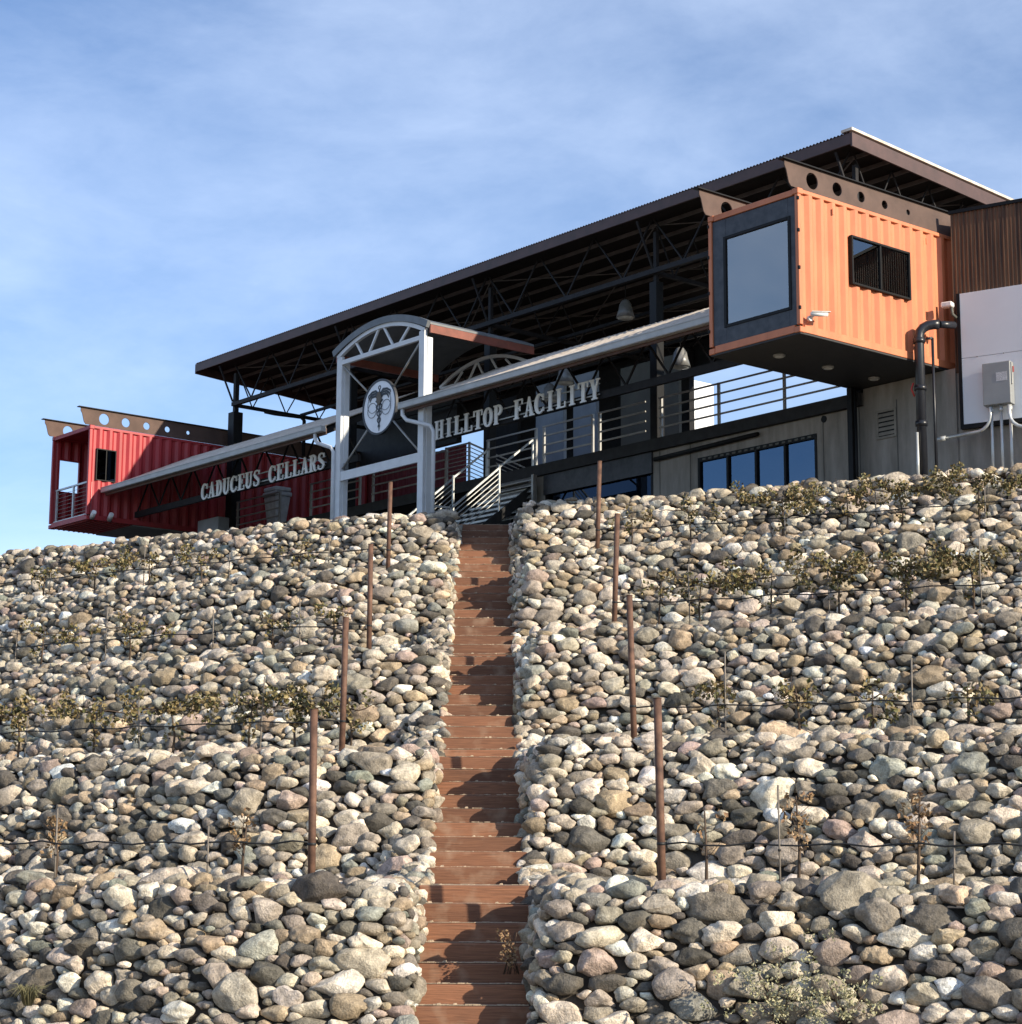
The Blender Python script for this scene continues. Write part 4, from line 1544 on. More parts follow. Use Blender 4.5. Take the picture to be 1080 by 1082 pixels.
def glyph(ch):
    T, th = 0.20, 0.075
    g = []
    if ch == 'I':
        g = [bxp(.24, .44, 0, 1), serif(.34, 0, .36), serif(.34, 1, .36, False)]
    elif ch == 'H':
        for x in (.15, .53):
            g += [bxp(x - .085, x + .085, 0, 1), serif(x, 0, .28), serif(x, 1, .28, False)]
        g += [bxp(.2, .48, .46, .55)]
    elif ch == 'L':
        g = [bxp(.1, .3, 0, 1), serif(.2, 1, .34, False), bxp(.03, .64, 0, .075), bxp(.57, .64, .02, .30)]
    elif ch == 'T':
        g = [bxp(.24, .44, 0, 1), serif(.34, 0, .36), bxp(.02, .66, .925, 1), bxp(.02, .085, .70, .97), bxp(.595, .66, .70, .97)]
    elif ch in 'FE':
        g = [bxp(.1, .3, 0, 1), bxp(.03, .62, .925, 1), bxp(.555, .62, .72, .97), bxp(.25, .45, .48, .55), bxp(.40, .46, .38, .65)]
        g += [bxp(.03, .64, 0, .075), bxp(.575, .64, .02, .28)] if ch == 'E' else [serif(.2, 0, .34)]
    elif ch in 'PR':
        g = [bxp(.1, .3, 0, 1), serif(.2, 0, .32), bxp(.03, .34, .935, 1), bxp(.25, .36, .46, .53), ('r', ell(.32, .73, .23, .235, -90, 90), arcw(16, .075, .19))]
        if ch == 'R':
            g += [('r', [(.36, .5), (.46, .35), (.52, .12), (.60, .03), (.68, .06)], [.14, .18, .17, .11, .05])]
    elif ch == 'D':
        g = [bxp(.1, .3, 0, 1), bxp(.03, .32, .935, 1), bxp(.03, .32, 0, .065), ('r', ell(.30, .5, .26, .463, -90, 90), arcw(16, .075, .2))]
    elif ch == 'O':
        g = [('c', ell(.34, .5, .24, .46, 0, 360 - 15, 23), [.08 + .13 * abs(math.cos(R(15 * k))) for k in range(24)])]
    elif ch == 'C':
        g = [('r', ell(.36, .5, .25, .46, 48, 312, 20), [.07 + .14 * max(0, -math.cos(R(48 + 13.2 * k))) + .03 for k in range(21)]), bxp(.555, .62, .64, .97), bxp(.57, .635, .08, .30)]
    elif ch == 'U':
        g = [bxp(.06, .25, .3, 1), bxp(.47, .57, .3, 1), serif(.155, 1, .31, False), serif(.52, 1, .24, False), ('r', ell(.335, .32, .185, .275, 180, 360, 14), [.19 - .09 * k / 14 for k in range(15)])]
    elif ch == 'S':
        pts = [(.55, .72), (.53, .86), (.43, .95), (.30, .955), (.17, .90), (.13, .77), (.19, .63), (.34, .52), (.48, .40), (.54, .26), (.49, .11), (.36, .045), (.22, .05), (.13, .14), (.10, .29)]
        g = [('r', pts, [.05, .08, .08, .085, .12, .16, .19, .2, .19, .16, .12, .085, .08, .08, .05]), bxp(.53, .59, .70, .96), bxp(.07, .13, .05, .32)]
    elif ch == 'A':
        g = [('p', [(.09, 0), (.17, 0), (.37, .93), (.30, 1)]), ('p', [(.30, 1), (.40, 1), (.64, 0), (.43, 0)]), bxp(.2, .46, .27, .34), serif(.13, 0, .25), serif(.545, 0, .33)]
    elif ch == 'Y':
        g = [bxp(.25, .45, 0, .48), serif(.35, 0, .36), ('p', [(.06, 1), (.27, 1), (.45, .44), (.25, .44)]), ('p', [(.36, .42), (.45, .42), (.62, 1), (.52, 1)]), serif(.16, 1, .32, False), serif(.57, 1, .25, False)]
    return g


def sign(label, text, s0, s1, z0, hgt, p):
    t = thing("sign_lettering", label, "sign", ((s0 + s1) / 2, p, z0), 0, None, True)
    n = len(text)
    adv = (s1 - s0) / (n - 0.06)
    wsc = adv / 0.72
    for k, ch in enumerate(text):
        if ch == ' ':
            continue
        b = B()
        for j, e in enumerate(glyph(ch)):
            org = (s0 + adv * k, p - 0.0013 * j, z0)
            if e[0] == 'p':
                b.prism([(x * wsc, y * hgt) for x, y in e[1]], org, (1, 0, 0), (0, 0, 1), 0.03)
            else:
                b.ribbon([(x * wsc, y * hgt) for x, y in e[1]], [q * (wsc + hgt) / 2 for q in e[2]], org, (1, 0, 0), (0, 0, 1), 0.03, e[0] == 'c')
        b.build("letter", M['letter'], t)
    b = B()
    for zz in (0.24, 0.76):
        b.box(s0 + 0.1, s1 - 0.05, p + 0.022, p + 0.044, z0 + hgt * zz - 0.015, z0 + hgt * zz + 0.015)
    b.build("mounting_bar", M['rail'], t)


sign("white slab serif letters reading CADUCEUS CELLARS below the left awning", "CADUCEUS CELLARS", -21.98, -15.70, 0.20, 0.46, 1.50)
sign("white slab serif letters reading HILLTOP FACILITY below the right awning", "HILLTOP FACILITY", -10.95, -4.90, 0.21, 0.47, 1.50)

# ------------------------------------------------------------------ entrance gate
GP = 0.70
gt = thing("entrance_gate", "tall pale grey steel entrance gate with an arched truss top", "gate", (-12.1, GP, -2.7), 0, None, True)
for s0_, s1_ in ((-14.12, -13.90), (-10.62, -10.40)):
    b = B()
    b.box(s0_, s1_, GP, GP + 0.09, -2.8, 2.78, 0.006)
    b.box(s0_ + 0.05, s1_ + 0.02, GP + 0.091, GP + 0.25, -2.8, 2.62, 0.006)
    b.build("gate_post", M['gate'], gt)
ARC = lambda h0, h1, s0_, s1_, n: [(s0_ + (s1_ - s0_) * k / n, h0 + h1 * (1 - (2 * k / n - 1) ** 2)) for k in range(n + 1)]
b = B()
inner = ARC(2.78, 0.46, -14.12, -10.40, 20)
b.ribbon(inner, 0.10, (0, GP, 0), (1, 0, 0), (0, 0, 1), -0.09)
b.box(-13.90, -10.62, GP + 0.003, GP + 0.085, 2.56, 2.68, 0.005)
for a, c in (((-13.05), (-13.35)), ((-12.75), (-12.35)), ((-11.75), (-12.15)), ((-11.45), (-11.05))):
    ia = 2.78 + 0.46 * (1 - ((c + 12.26) / 1.86) ** 2) - 0.02
    b.bar((a, GP + 0.045, 2.67), (c, GP + 0.045, ia), 0.055, 0.05, up=(0, 1, 0))
b.build("arch_truss", M['gate'], gt)
b = B()
b.box(-13.90, -10.62, GP + 0.02, GP + 0.08, -0.49, -0.25, 0.006)
b.build("cross_bar", M['gate'], gt)
b = B()
outer = ARC(2.90, 0.47, -14.26, -10.26, 22)
b.ribbon(outer, 0.17, (0, GP - 0.04, 0), (1, 0, 0), (0, 0, 1), -0.10)
b.build("arch_fascia", M['gatedark'], gt)
b = B()
for (a0, h0), (a1, h1) in zip(ARC(2.96, 0.47, -14.26, -10.26, 22), ARC(2.96, 0.47, -14.26, -10.26, 22)[1:]):
    b.hexa([(a0, GP + 0.07, h0 - 0.05), (a1, GP + 0.07, h1 - 0.05), (a1, 4.1, h1 - 0.05), (a0, 4.1, h0 - 0.05), (a0, GP + 0.07, h0), (a1, GP + 0.07, h1), (a1, 4.1, h1), (a0, 4.1, h0)])
b.build("vault_roof", M['gatedark'], gt)
b = B()
b.box(-10.30, -10.25, GP + 0.072, 4.1, 2.70, 2.90)
b.box(-14.27, -14.22, GP + 0.072, 4.1, 2.70, 2.90)
b.build("side_fascia", M['roofred'], gt)
b = B()
b.ribbon(ARC(2.5, 0.46, -14.05, -10.35, 20), 0.08, (0, 4.0, 0), (1, 0, 0), (0, 0, 1), -0.06)
b.box(-14.0, -10.4, 4.003, 4.05, 2.42, 2.50)
for c in (-13.4, -12.8, -12.2, -11.6, -11.0):
    b.bar((c, 4.03, 2.5), (c + (0.3 if c < -12.2 else -0.3), 4.03, 2.5 + 0.46 * (1 - ((c + 12.2) / 1.86) ** 2)), 0.045, up=(0, 1, 0))
b.build("rear_arch", M['gate'], gt)
DC = (-12.40, 0.86, 1.21)
for s_, z_ in ((-13.85, 2.5), (-10.66, 2.5), (-13.85, -0.18), (-10.66, -0.18)):
    b = B()
    dd = Vector((DC[0] - s_, 0, DC[2] - z_))
    dd = dd * (1 - 0.66 / dd.length)
    b.tube([(s_, GP + 0.05, z_), (s_ + dd.x, DC[1], z_ + dd.z)], 0.028, 6)
    b.build("brace_rod", M['rail'], gt)
b = B()
b.box(-13.99, -13.80, GP + 0.10, GP + 0.2, -0.2, -0.02)
b.build("bracket", M['gatedark'], gt)

# round emblem sign
es = thing("emblem_sign", "round white sign with a dark winged staff and twin snakes hung inside the gate", "sign", DC, 0, None, True)
b = B()
b.ribbon([(0.69 * math.cos(R(8 * k)), 0.69 * math.sin(R(8 * k))) for k in range(45)], 0.05, (DC[0], DC[1] + 0.03, DC[2]), (1, 0, 0), (0, 0, 1), 0.075, True)
b.build("rim", M['blacksteel'], es)
b = B()
b.prism([(0.66 * math.cos(R(6 * k)), 0.66 * math.sin(R(6 * k))) for k in range(60)], (DC[0], DC[1] + 0.02, DC[2]), (1, 0, 0), (0, 0, 1), 0.05)
b.build("disc", M['discwhite'], es)
b = B()
_k = [0]


def emb(pts, w, closed=False):
    _k[0] += 1
    b.ribbon(pts, w, (DC[0], DC[1] - 0.031 - 0.0008 * _k[0], DC[2]), (1, 0, 0), (0, 0, 1), 0.006, closed)


emb([(0, 0.46), (0, -0.52), (0, -0.62)], [0.05, 0.05, 0.012])
emb([(0.045 * math.cos(R(30 * k)), 0.5 + 0.045 * math.sin(R(30 * k))) for k in range(12)], 0.025, True)
for sg in (-1, 1):
    for k, (dy, ln) in enumerate(((0.40, 0.46), (0.335, 0.44), (0.27, 0.38))):
        emb([(0.03 * sg, dy - 0.06), (0.16 * sg, dy + 0.03), (0.32 * sg, dy + 0.02), (ln * sg, dy - 0.05), ((ln + 0.02) * sg, dy - 0.10)], [0.04, 0.06, 0.055, 0.04, 0.015])
    ys = [0.18 - 0.7 * q / 40 for q in range(41)]
    emb([(sg * (0.14 - 0.10 * q / 40) * math.cos(q / 40 * math.pi * 4.0), ys[q]) for q in range(41)], [0.05 - 0.03 * q / 40 for q in range(41)])
    emb([(0.30 * sg + 0.19 * math.cos(R(12 * k)), -0.05 + 0.19 * math.sin(R(12 * k))) for k in range(30)], 0.012, True)
    emb([(0.27 * sg + 0.22 * math.cos(R(12 * k)), 0.10 + 0.22 * math.sin(R(12 * k))) for k in range(30)], 0.010, True)
b.build("winged_staff", M['emblem'], es)
b = B()
b.prism([(0.10 * math.cos(R(15 * k)), 0.22 + 0.17 * math.sin(R(15 * k))) for k in range(24)], (DC[0], DC[1] - 0.05, DC[2]), (1, 0, 0), (0, 0, 1), 0.01)
b.build("brown_heart", M['emblembrown'], es)

# ------------------------------------------------------------------ deck railings
def railing(label, s0, s1, posts, p=4.42, ztop=0.88, m='rail'):
    t = thing("deck_railing", label, "railing", ((s0 + s1) / 2, p, ZD), 0, "railings along the deck edge", True)
    for x in posts:
        b = B()
        b.box(x - 0.03, x + 0.03, p - 0.03, p + 0.03, ZD + 0.012, ztop, 0.003)
        b.build("post", M[m], t)
    for k in range(4):
        z = ztop - 0.03 - (ztop - 0.10) / 3.25 * k
        b = B()
        b.bar((s0, p - 0.034, z), (s1, p - 0.034, z), 0.03, 0.04)
        b.build("bar", M[m], t)


railing("pale rail section between the sky gap and the bluish panels", -12.5, -10.5, (-12.47, -10.53))
railing("pale rail section in front of the bluish panels", -10.25, -8.35, (-10.22, -8.38))
railing("pale rail section just left of the column in front of the grey panel", -8.15, -6.46, (-8.12,))
railing("pale rail section against the white wall and sky under the orange container", -6.0, 0.0, (-5.95, -4.05, -2.02))
railing("rail section with a grey tub behind it below the CADUCEUS letters", -24.7, -22.3, (-24.68, -22.33))
railing("short rail section left of the gate post below the CELLARS letters", -20.7, -18.2, (-20.68, -18.22))
railing("rail section seen through the gate below its cross bar", -17.6, -14.2, (-17.58, -14.23))

# grey tub
t = thing("plastic_tub", "tapered grey plastic tub with a ribbed rim behind the left deck rail", "tub", (-23.6, 5.6, ZD + 0.02), 0, None, True)
b = B()
b.hexa([(-23.58, 4.8, ZD + 0.03), (-23.12, 4.8, ZD + 0.03), (-23.12, 5.15, ZD + 0.03), (-23.58, 5.15, ZD + 0.03),
        (-23.68, 4.7, 0.90), (-23.0, 4.7, 0.90), (-23.0, 5.25, 0.90), (-23.68, 5.25, 0.90)], 0.03)
b.build("body", M['tub'], t)
b = B()
b.box(-23.71, -22.97, 4.67, 5.28, 0.905, 1.03, 0.02)
b.box(-23.69, -22.99, 4.69, 5.26, 1.05, 1.18, 0.03)
b.build("rim", M['tub'], t)

# ------------------------------------------------------------------ entry stairs behind the gate
es2 = thing("entry_stairs", "metal entry stairs with barred handrails rising from the gate to the deck", "stairs", (-11.4, 1.5, -2.7), 0, None, True)
n_ = 13
for k in range(n_):
    p_ = 1.7 + 0.25 * k
    z_ = -2.55 + 0.185 * k
    b = B()
    b.box(-12.35, -10.55, p_, p_ + 0.30, z_ - 0.05, z_)
    b.build("tread", M['railpale'], es2)
for s_ in (-12.38, -10.52):
    b = B()
    b.hexa([(s_ - 0.03, 1.6, -2.9), (s_ + 0.03, 1.6, -2.9), (s_ + 0.03, 4.9, -0.45), (s_ - 0.03, 4.9, -0.45), (s_ - 0.03, 1.6, -2.6), (s_ + 0.03, 1.6, -2.6), (s_ + 0.03, 4.9, -0.15), (s_ - 0.03, 4.9, -0.15)])
    b.build("stringer", M['deck'], es2)
    b = B()
    for q in range(7):
        dz2 = 0.30 + 0.13 * q
        b.bar((s_, 1.7, -2.6 + dz2), (s_, 3.2, -1.42 + dz2 + 0.02), 0.02 if q < 6 else 0.045)
        b.bar((s_, 0.95, -2.6 + dz2 - 0.02), (s_, 1.7, -2.6 + dz2), 0.02 if q < 6 else 0.045)
    b.bar((s_, 1.7, -2.6), (s_, 1.7, -1.5), 0.045)
    b.bar((s_, 0.95, -2.65), (s_, 0.95, -1.5), 0.045)
    b.bar((s_, 3.2, -1.5), (s_, 3.2, -0.25), 0.045)
    b.bar((s_, 3.2, -0.3), (s_, 4.3, 0.55), 0.045)
    b.bar((s_, 4.3, -0.2), (s_, 4.3, 0.55), 0.045)
    b.build("handrail", M['railpale'], es2)
t = thing("guard_panel", "barred metal guard panel beside the gate behind the entry stairs", "railing", (-13.2, 5, ZD), 0, None, True)
b = B()
for q in range(9):
    b.bar((-13.3, 4.45, 0.05 + 0.11 * q), (-13.3, 7.2, -0.55 + 0.11 * q), 0.02 if q < 8 else 0.04)
    b.bar((-14.3, 4.45, 0.05 + 0.11 * q), (-13.3, 4.45, 0.05 + 0.11 * q), 0.02 if q < 8 else 0.04)
for s_, p_, z_ in ((-14.3, 4.45, ZD), (-13.3, 4.45, ZD), (-13.3, 7.2, ZD - 0.6)):
    b.box(s_ - 0.025, s_ + 0.025, p_ - 0.025, p_ + 0.025, z_ + 0.012, z_ + 1.1)
b.build("bars", M['rail'], t)
t = thing("landing_skirt", "dark slatted metal skirt below the deck right of the entry stairs", "panel", (-10, 4, -0.9), 0, None, True)
b = B()
for k in range(7):
    z_ = -0.45 - 0.15 * k
    b.hexa([(-12.35, 4.08, z_ - 0.10), (-10.3, 4.08, z_ - 0.10), (-10.3, 4.16, z_ - 0.02), (-12.35, 4.16, z_ - 0.02), (-12.35, 4.08, z_ - 0.08), (-10.3, 4.08, z_ - 0.08), (-10.3, 4.16, z_), (-12.35, 4.16, z_)])
b.box(-10.3, -10.22, 4.06, 4.18, -2.0, -0.42)
b.build("slats", M['rail'], t)

# ------------------------------------------------------------------ right wing
a_ = R(33)
du, dn = Vector((math.cos(a_), -math.sin(a_), 0)), Vector((-math.sin(a_), -math.cos(a_), 0))
W0 = W(2.70, 4.425, 0)
WG = Matrix(((du.x, -dn.x, 0, W0.x), (du.y, -dn.y, 0, W0.y), (0, 0, 1, W0.z), (0, 0, 0, 1)))      # (along, into wall, up)
wg = thing("wing_building", "side wing with rusty corrugated siding above a concrete base", "building", tuple(WG @ Vector((3, 0.5, -2.8))), -a_)
b = MB(WG)
b.corr((-0.02, 0, 0), (1, 0, 0), (0, 0, 1), (0, -1, 0), 0, 7.0, -0.15, 3.24, 0.085, 0.022, 0.003, prof=[(0, 0), (0.25, 0.15), (0.5, 1), (0.75, 0.85), (1, 0)])
b.build("corrugated_siding", M['corten'], wg)
b = MB(WG)
b.box(-0.06, 7.0, -0.03, 0.05, 3.24, 3.31)
b.build("top_trim", M['black'], wg)
b = MB(WG)
b.box(-0.02, 7.0, 0.03, 6.0, -3.0, 3.2)
b.build("wing_body", M['concrete'], wg)
b = MB(WG)
b.box(0.03, 7.0, -0.01, 0.028, -3.0, -0.155)
b.build("concrete_base", M['concrete'], wg)
wp = thing("insulated_wall_panel", "large white insulated wall panel with dark edge trim right of the orange container", "wall panel", tuple(WG @ Vector((2.5, -0.1, -1.3))), -a_)
b = MB(WG)
b.box(0.17, 5.4, -0.14, -0.031, -1.27, 0.098, 0.004)
b.box(0.17, 5.4, -0.14, -0.031, 0.106, 1.47, 0.004)
b.build("panel", M['whitepanel'], wp)
b = MB(WG)
b.box(0.10, 0.168, -0.15, -0.03, -1.36, 1.48)
b.box(0.168, 5.4, -0.15, -0.03, -1.36, -1.272)
b.build("edge_trim", M['black'], wp)
b = MB(WG)
for k in range(5):
    b.tube([(0.5 + 0.55 * k, -0.146, 0.102), (0.5 + 0.55 * k, -0.138, 0.102)], 0.014, 8)
b.build("screw_cap", M['rail'], wp)

eb = thing("electrical_box", "grey electrical disconnect box with a white notice on the white panel", "electrical box", tuple(WG @ Vector((0.97, -0.25, -1.0))), -a_)
b = MB(WG)
b.box(0.67, 1.25, -0.36, -0.152, -0.99, -0.12, 0.008)
b.build("enclosure", M['box'], eb)
b = MB(WG)
b.box(0.68, 1.24, -0.375, -0.362, -0.98, -0.135, 0.004)
b.build("door", M['box'], eb)
b = MB(WG)
b.box(0.96, 1.18, -0.379, -0.3755, -0.52, -0.34)
b.build("notice", M['paper'], eb)
b = MB(WG)
b.box(1.251, 1.28, -0.34, -0.30, -0.60, -0.15, 0.004)
b.build("handle_plate", M['rail'], eb)
b = MB(WG)
b.box(1.281, 1.31, -0.33, -0.31, -0.36, -0.24, 0.004)
b.build("switch_handle", M['redplastic'], eb)
CDL = ["left steel conduit below the electrical box with a long bend toward the drain pipe", "middle straight steel conduit running down from the electrical box", "right steel conduit below the electrical box with a bend running off right"]
for k, x in enumerate((0.80, 1.0, 1.19)):
    t = thing("conduit", CDL[k], "conduit", tuple(WG @ Vector((x, -0.28, -2.6))), -a_, "conduits below the electrical box")
    b = MB(WG)
    b.tube([(x, -0.27, -2.7), (x, -0.27, -0.992)], 0.032, 8)
    b.build("riser", M['conduit'], t)
    b = MB(WG)
    b.tube([(x, -0.27, -1.13), (x, -0.27, -1.03)], 0.045, 8)
    b.build("coupling", M['conduit'], t)
    if k != 1:
        sg = -1 if k == 0 else 1
        b = MB(WG)
        pts = [(x, -0.33, -1.02), (x, -0.33, -1.2)] + [(x + sg * 0.32 * (1 - math.cos(R(q))), -0.33, -1.2 - 0.30 * math.sin(R(q))) for q in (20, 40, 60, 75, 90)]
        pts += [(x + sg * (1.05 if k == 0 else 2.5), -0.33, -1.56)]
        b.tube(pts, 0.036, 8)
        b.build("bend", M['conduit'], t)
        if k == 0:
            b = MB(WG)
            b.tube([(x - 1.12, -0.33, -1.565), (x - 0.95, -0.33, -1.555)], 0.055, 8)
            b.build("coupling", M['conduit'], t)

dp = thing("drain_pipe", "thick black drain pipe with an elbow beside the orange container's rear corner", "pipe", (2.3, 3.5, -2.8), 0, None, True)
b = B()
dpx = [(2.62, 3.35, -2.75), (2.62, 3.35, 0.45)] + [(2.62 + 0.20 * (1 - math.cos(R(q))), 3.35 + 0.22 * (1 - math.cos(R(q))), 0.45 + 0.25 * math.sin(R(q))) for q in (22, 45, 67, 90)]
b.tube(dpx + [(2.90, 3.65, 0.70)], 0.10, 12)
b.tube([(2.90, 3.65, 0.70), (2.93, 4.1, 0.76)], 0.075, 10)
b.build("main_pipe", M['pipe'], dp)
for z_ in (0.36, -0.62, -1.35):
    b = B()
    b.tube([(2.62, 3.35, z_ - 0.05), (2.62, 3.35, z_ + 0.05)], 0.125, 12)
    b.build("pipe_collar", M['pipe'], dp)
b = B()
b.tube([(2.80, 3.55, -2.6), (2.80, 3.55, 0.42)], 0.028, 6)
b.tube([(2.72, 3.45, 0.40), (2.80, 3.55, 0.42)], 0.028, 6)
b.build("side_tube", M['pipe'], dp)
b = B()
b.tube([(2.62, 3.20, -2.75), (2.62, 3.20, -1.55)], 0.03, 8)
b.build("grey_stub", M['conduit'], dp)
b = B()
b.tube([(2.50, 3.28, -0.50), (2.46, 3.26, -0.62), (2.52, 3.28, -0.78)], 0.02, 5)
b.build("red_tag", M['redplastic'], dp)
t = thing("motion_light", "small white sensor lamp at the corner of the white wall panel", "lamp", tuple(WG @ Vector((0.05, -0.2, 1.25))), -a_)
b = MB(WG)
b.box(-0.14, 0.10, -0.42, -0.25, 1.16, 1.27, 0.02)
b.build("lamp_head", M['whitecam'], t)
b = MB(WG)
b.tube([(0.06, -0.32, 1.16), (0.06, -0.30, 1.02), (0.08, -0.15, 0.98)], 0.035, 8)
b.build("arm", M['greypanel'], t)

# ------------------------------------------------------------------ posts, wires and vines on the terraces
def gz(x, y):
    return float(hill(np.array([x]), np.array([y]))[0])


def edge_y(k, x, back):
    return EDGE[k] + float(gfun(np.array([float(x)]))[0]) + back


TN = ["lowest", "second", "third", "fourth"]
p0 = thing("trellis_post", "x", "post", (0, 0, 0), 0, "rusted steel trellis posts beside the stairs")
WM[p0] = I4.copy()
b = MB()
b.tube([(0, 0, -0.3), (0, 0, 1.96)], 0.043, 12)
b.build("pipe", M['rust'], p0)
b = MB()
b.tube([(0, 0, 0.44), (0, 0, 0.47)], 0.047, 12)
b.build("wire_tie", M['drip'], p0)
b = MB()
b.tube([(0, 0, 1.961), (0, 0, 1.97)], 0.046, 12)
b.build("end_cap", M['rust'], p0)
POSTS = []
pxl = {0: [(332, 935), (361, 795), (388, 692), (407, 608)], 1: [(702, 938), (673, 785), (652, 668), (634, 587)]}
first = True
for side in (0, 1):
    for k in range(4):
        x = -2.33 if side == 0 else 1.74
        y = edge_y(k, x, 0.14 - LIPS[side])
        # keep the photographed column position at this distance
        px = pxl[side][k][0]
        x = (px - 540) / FPX * y * math.cos(PITCH) + 0.0
        y = edge_y(k, x, 0.14 - LIPS[side])
        z = gz(x, y)
        o = p0 if first else copy_tree(p0)
        first = False
        tilt = 0.0 if side == 0 else 0.03
        place(o, (x, y, z), (random.uniform(-0.02, 0.02), tilt + random.uniform(-0.006, 0.006), random.uniform(0, 6)),
              f"rusted steel trellis post on the {TN[k]} terrace {'left' if side == 0 else 'right'} of the stairs")
        o.scale.z = ((0.96, 0.95, 0.9, 0.88), (1.0, 0.99, 0.96, 0.88))[side][k]
        POSTS.append((side, k, x, y, z))

# drip lines and stakes
stake0 = thing("vine_stake", "x", "stake", (0, 0, 0), 0, "thin stakes along the vine rows")
WM[stake0] = I4.copy()
b = MB()
b.tube([(0, 0, -0.25), (0, 0, 1.25)], 0.011, 6)
b.build("rod", M['stake'], stake0)
b = MB()
b.tube([(0, 0, 0.45), (0, 0, 0.48)], 0.018, 6)
b.build("clip", M['drip'], stake0)
sfirst = True
ORD = ["first", "second", "third", "fourth", "fifth", "sixth", "seventh", "eighth", "ninth"]
for side, k, x, y, z in POSTS:
    xe = (-0.262 * y - 2.5) if side == 0 else (0.262 * y + 2.0)
    n_ = 26
    pts = []
    for q in range(n_ + 1):
        xx = x + (xe - x) * q / n_
        yy = edge_y(k, xx, 0.34 - LIPS[side])
        pts.append(Vector((xx, yy, gz(xx, yy) + 0.45 + 0.018 * math.sin(q * 1.9) + random.uniform(-0.008, 0.008))))
    t = thing("drip_line", f"thin black drip hose strung along the {TN[k]} terrace {'left' if side == 0 else 'right'} of the stairs", "hose", tuple(pts[0]))
    b = MB()
    b.tube(pts, 0.011, 6)
    b.build("hose", M['drip'], t)
    c = 0
    d = 1.2
    while d < abs(xe - x) - 1.5 and c < 6:
        xx = x + d * (1 if side else -1)
        yy = edge_y(k, xx, 0.34 - LIPS[side])
        o = stake0 if sfirst else copy_tree(stake0)
        sfirst = False
        place(o, (xx, yy, gz(xx, yy)), (random.uniform(-0.04, 0.04), random.uniform(-0.04, 0.04), random.uniform(0, 6)),
              f"thin stake, {ORD[c]} from the post on the {TN[k]} terrace {'left' if side == 0 else 'right'} of the stairs")
        o.scale.z = random.uniform(0.45, 1.0)
        c += 1
        d += random.uniform(1.5, 2.3)


def leaves(b, cen, ext, n, size, up=0.4, curl=0.3):
    for _ in range(n):
        while True:
            q = Vector((random.uniform(-1, 1), random.uniform(-1, 1), random.uniform(-1, 1)))
            if q.length < 1:
                break
        c = Vector(cen) + Vector((q.x * ext[0], q.y * ext[1], q.z * ext[2]))
        s = size * random.uniform(0.6, 1.3)
        a = Vector((random.gauss(0, 1), random.gauss(0, 1), random.gauss(0, 1))).normalized()
        d = Vector((random.gauss(0, 1), random.gauss(0, 1), random.gauss(0, 1)))
        w = a.cross(d).normalized()
        n3 = a.cross(w)
        p = [c - a * s, c + w * s * 0.7 + n3 * s * curl, c + a * s, c - w * s * 0.7 + n3 * s * curl]
        vs = [b.bm.verts.new(x) for x in p]
        b.bm.faces.new((vs[0], vs[1], vs[2]))
        b.bm.faces.new((vs[0], vs[2], vs[3]))


def vine(label, k, px, width, hgt, lush, side, mt='vine', sz=0.038):
    """a vine on terrace k at photograph column px"""
    y = EDGE[k] - 0.8
    for _ in range(6):
        x = (px - 540) / FPX * y * 0.985
        y = edge_y(k, x, 0.45 - LIPS[side])
    z = gz(x, y)
    t = thing("grape_vine" if mt == 'vine' else "dried_plant", label, "vine" if mt == 'vine' else "plant", (x, y, z), 0, "plants along the vine rows")
    b = MB()
    hgt *= 0.88 if mt == 'vine' else 1.0
    top = z + hgt
    b.tube([(x, y, z - 0.1), (x + random.uniform(-.03, .03), y, z + hgt * 0.4), (x + random.uniform(-.06, .06), y, top)], [0.022, 0.017, 0.008], 6)
    if mt == 'vine':
        for sg in (-1, 1):
            pts = [(x, y, top - 0.12)] + [(x + sg * width * q / 4, y + random.uniform(-.03, .03), top - 0.1 + random.uniform(-.05, .07)) for q in (1, 2, 3, 4)]
            b.tube(pts, [0.012, 0.011, 0.009, 0.007, 0.004], 5)
            for q in range(int(width * 6)):
                xx = x + sg * random.uniform(0.05, width)
                b.tube([(xx, y, top - 0.1), (xx + random.uniform(-.1, .1), y + random.uniform(-.12, .05), top + random.uniform(-0.3, 0.22))], 0.004, 4)
    else:
        for q in range(6):
            zz = z + hgt * random.uniform(0.35, 0.9)
            b.tube([(x, y, zz), (x + random.uniform(-.16, .16), y + random.uniform(-.12, .05), zz + random.uniform(0.03, 0.2))], 0.004, 4)
    b.build("stem", M['stem'], t)
    b = MB()
    if mt == 'vine':
        ncl = max(5, int(width * 20 * lush))
        for q in range(ncl):
            xx = x + random.uniform(-width, width)
            leaves(b, (xx, y + random.uniform(-.12, .08), top - 0.08 + random.gauss(0, 0.10)), (0.14, 0.13, 0.12), int(26 * lush) + 10, sz)
        for q in range(int(8 * lush)):
            leaves(b, (x + random.uniform(-.1, .1), y - 0.03, z + hgt * random.uniform(0.3, 0.9)), (0.10, 0.09, 0.1), 8, sz)
    else:
        for q in range(int(10 * lush)):
            leaves(b, (x + random.gauss(0, width * 0.5), y + random.uniform(-.08, .05), z + hgt * random.uniform(0.45, 1.0)), (0.08, 0.07, 0.09), 10, sz)
    b.build("foliage", M['vine' if mt == 'vine' else 'dryleaf'], t)


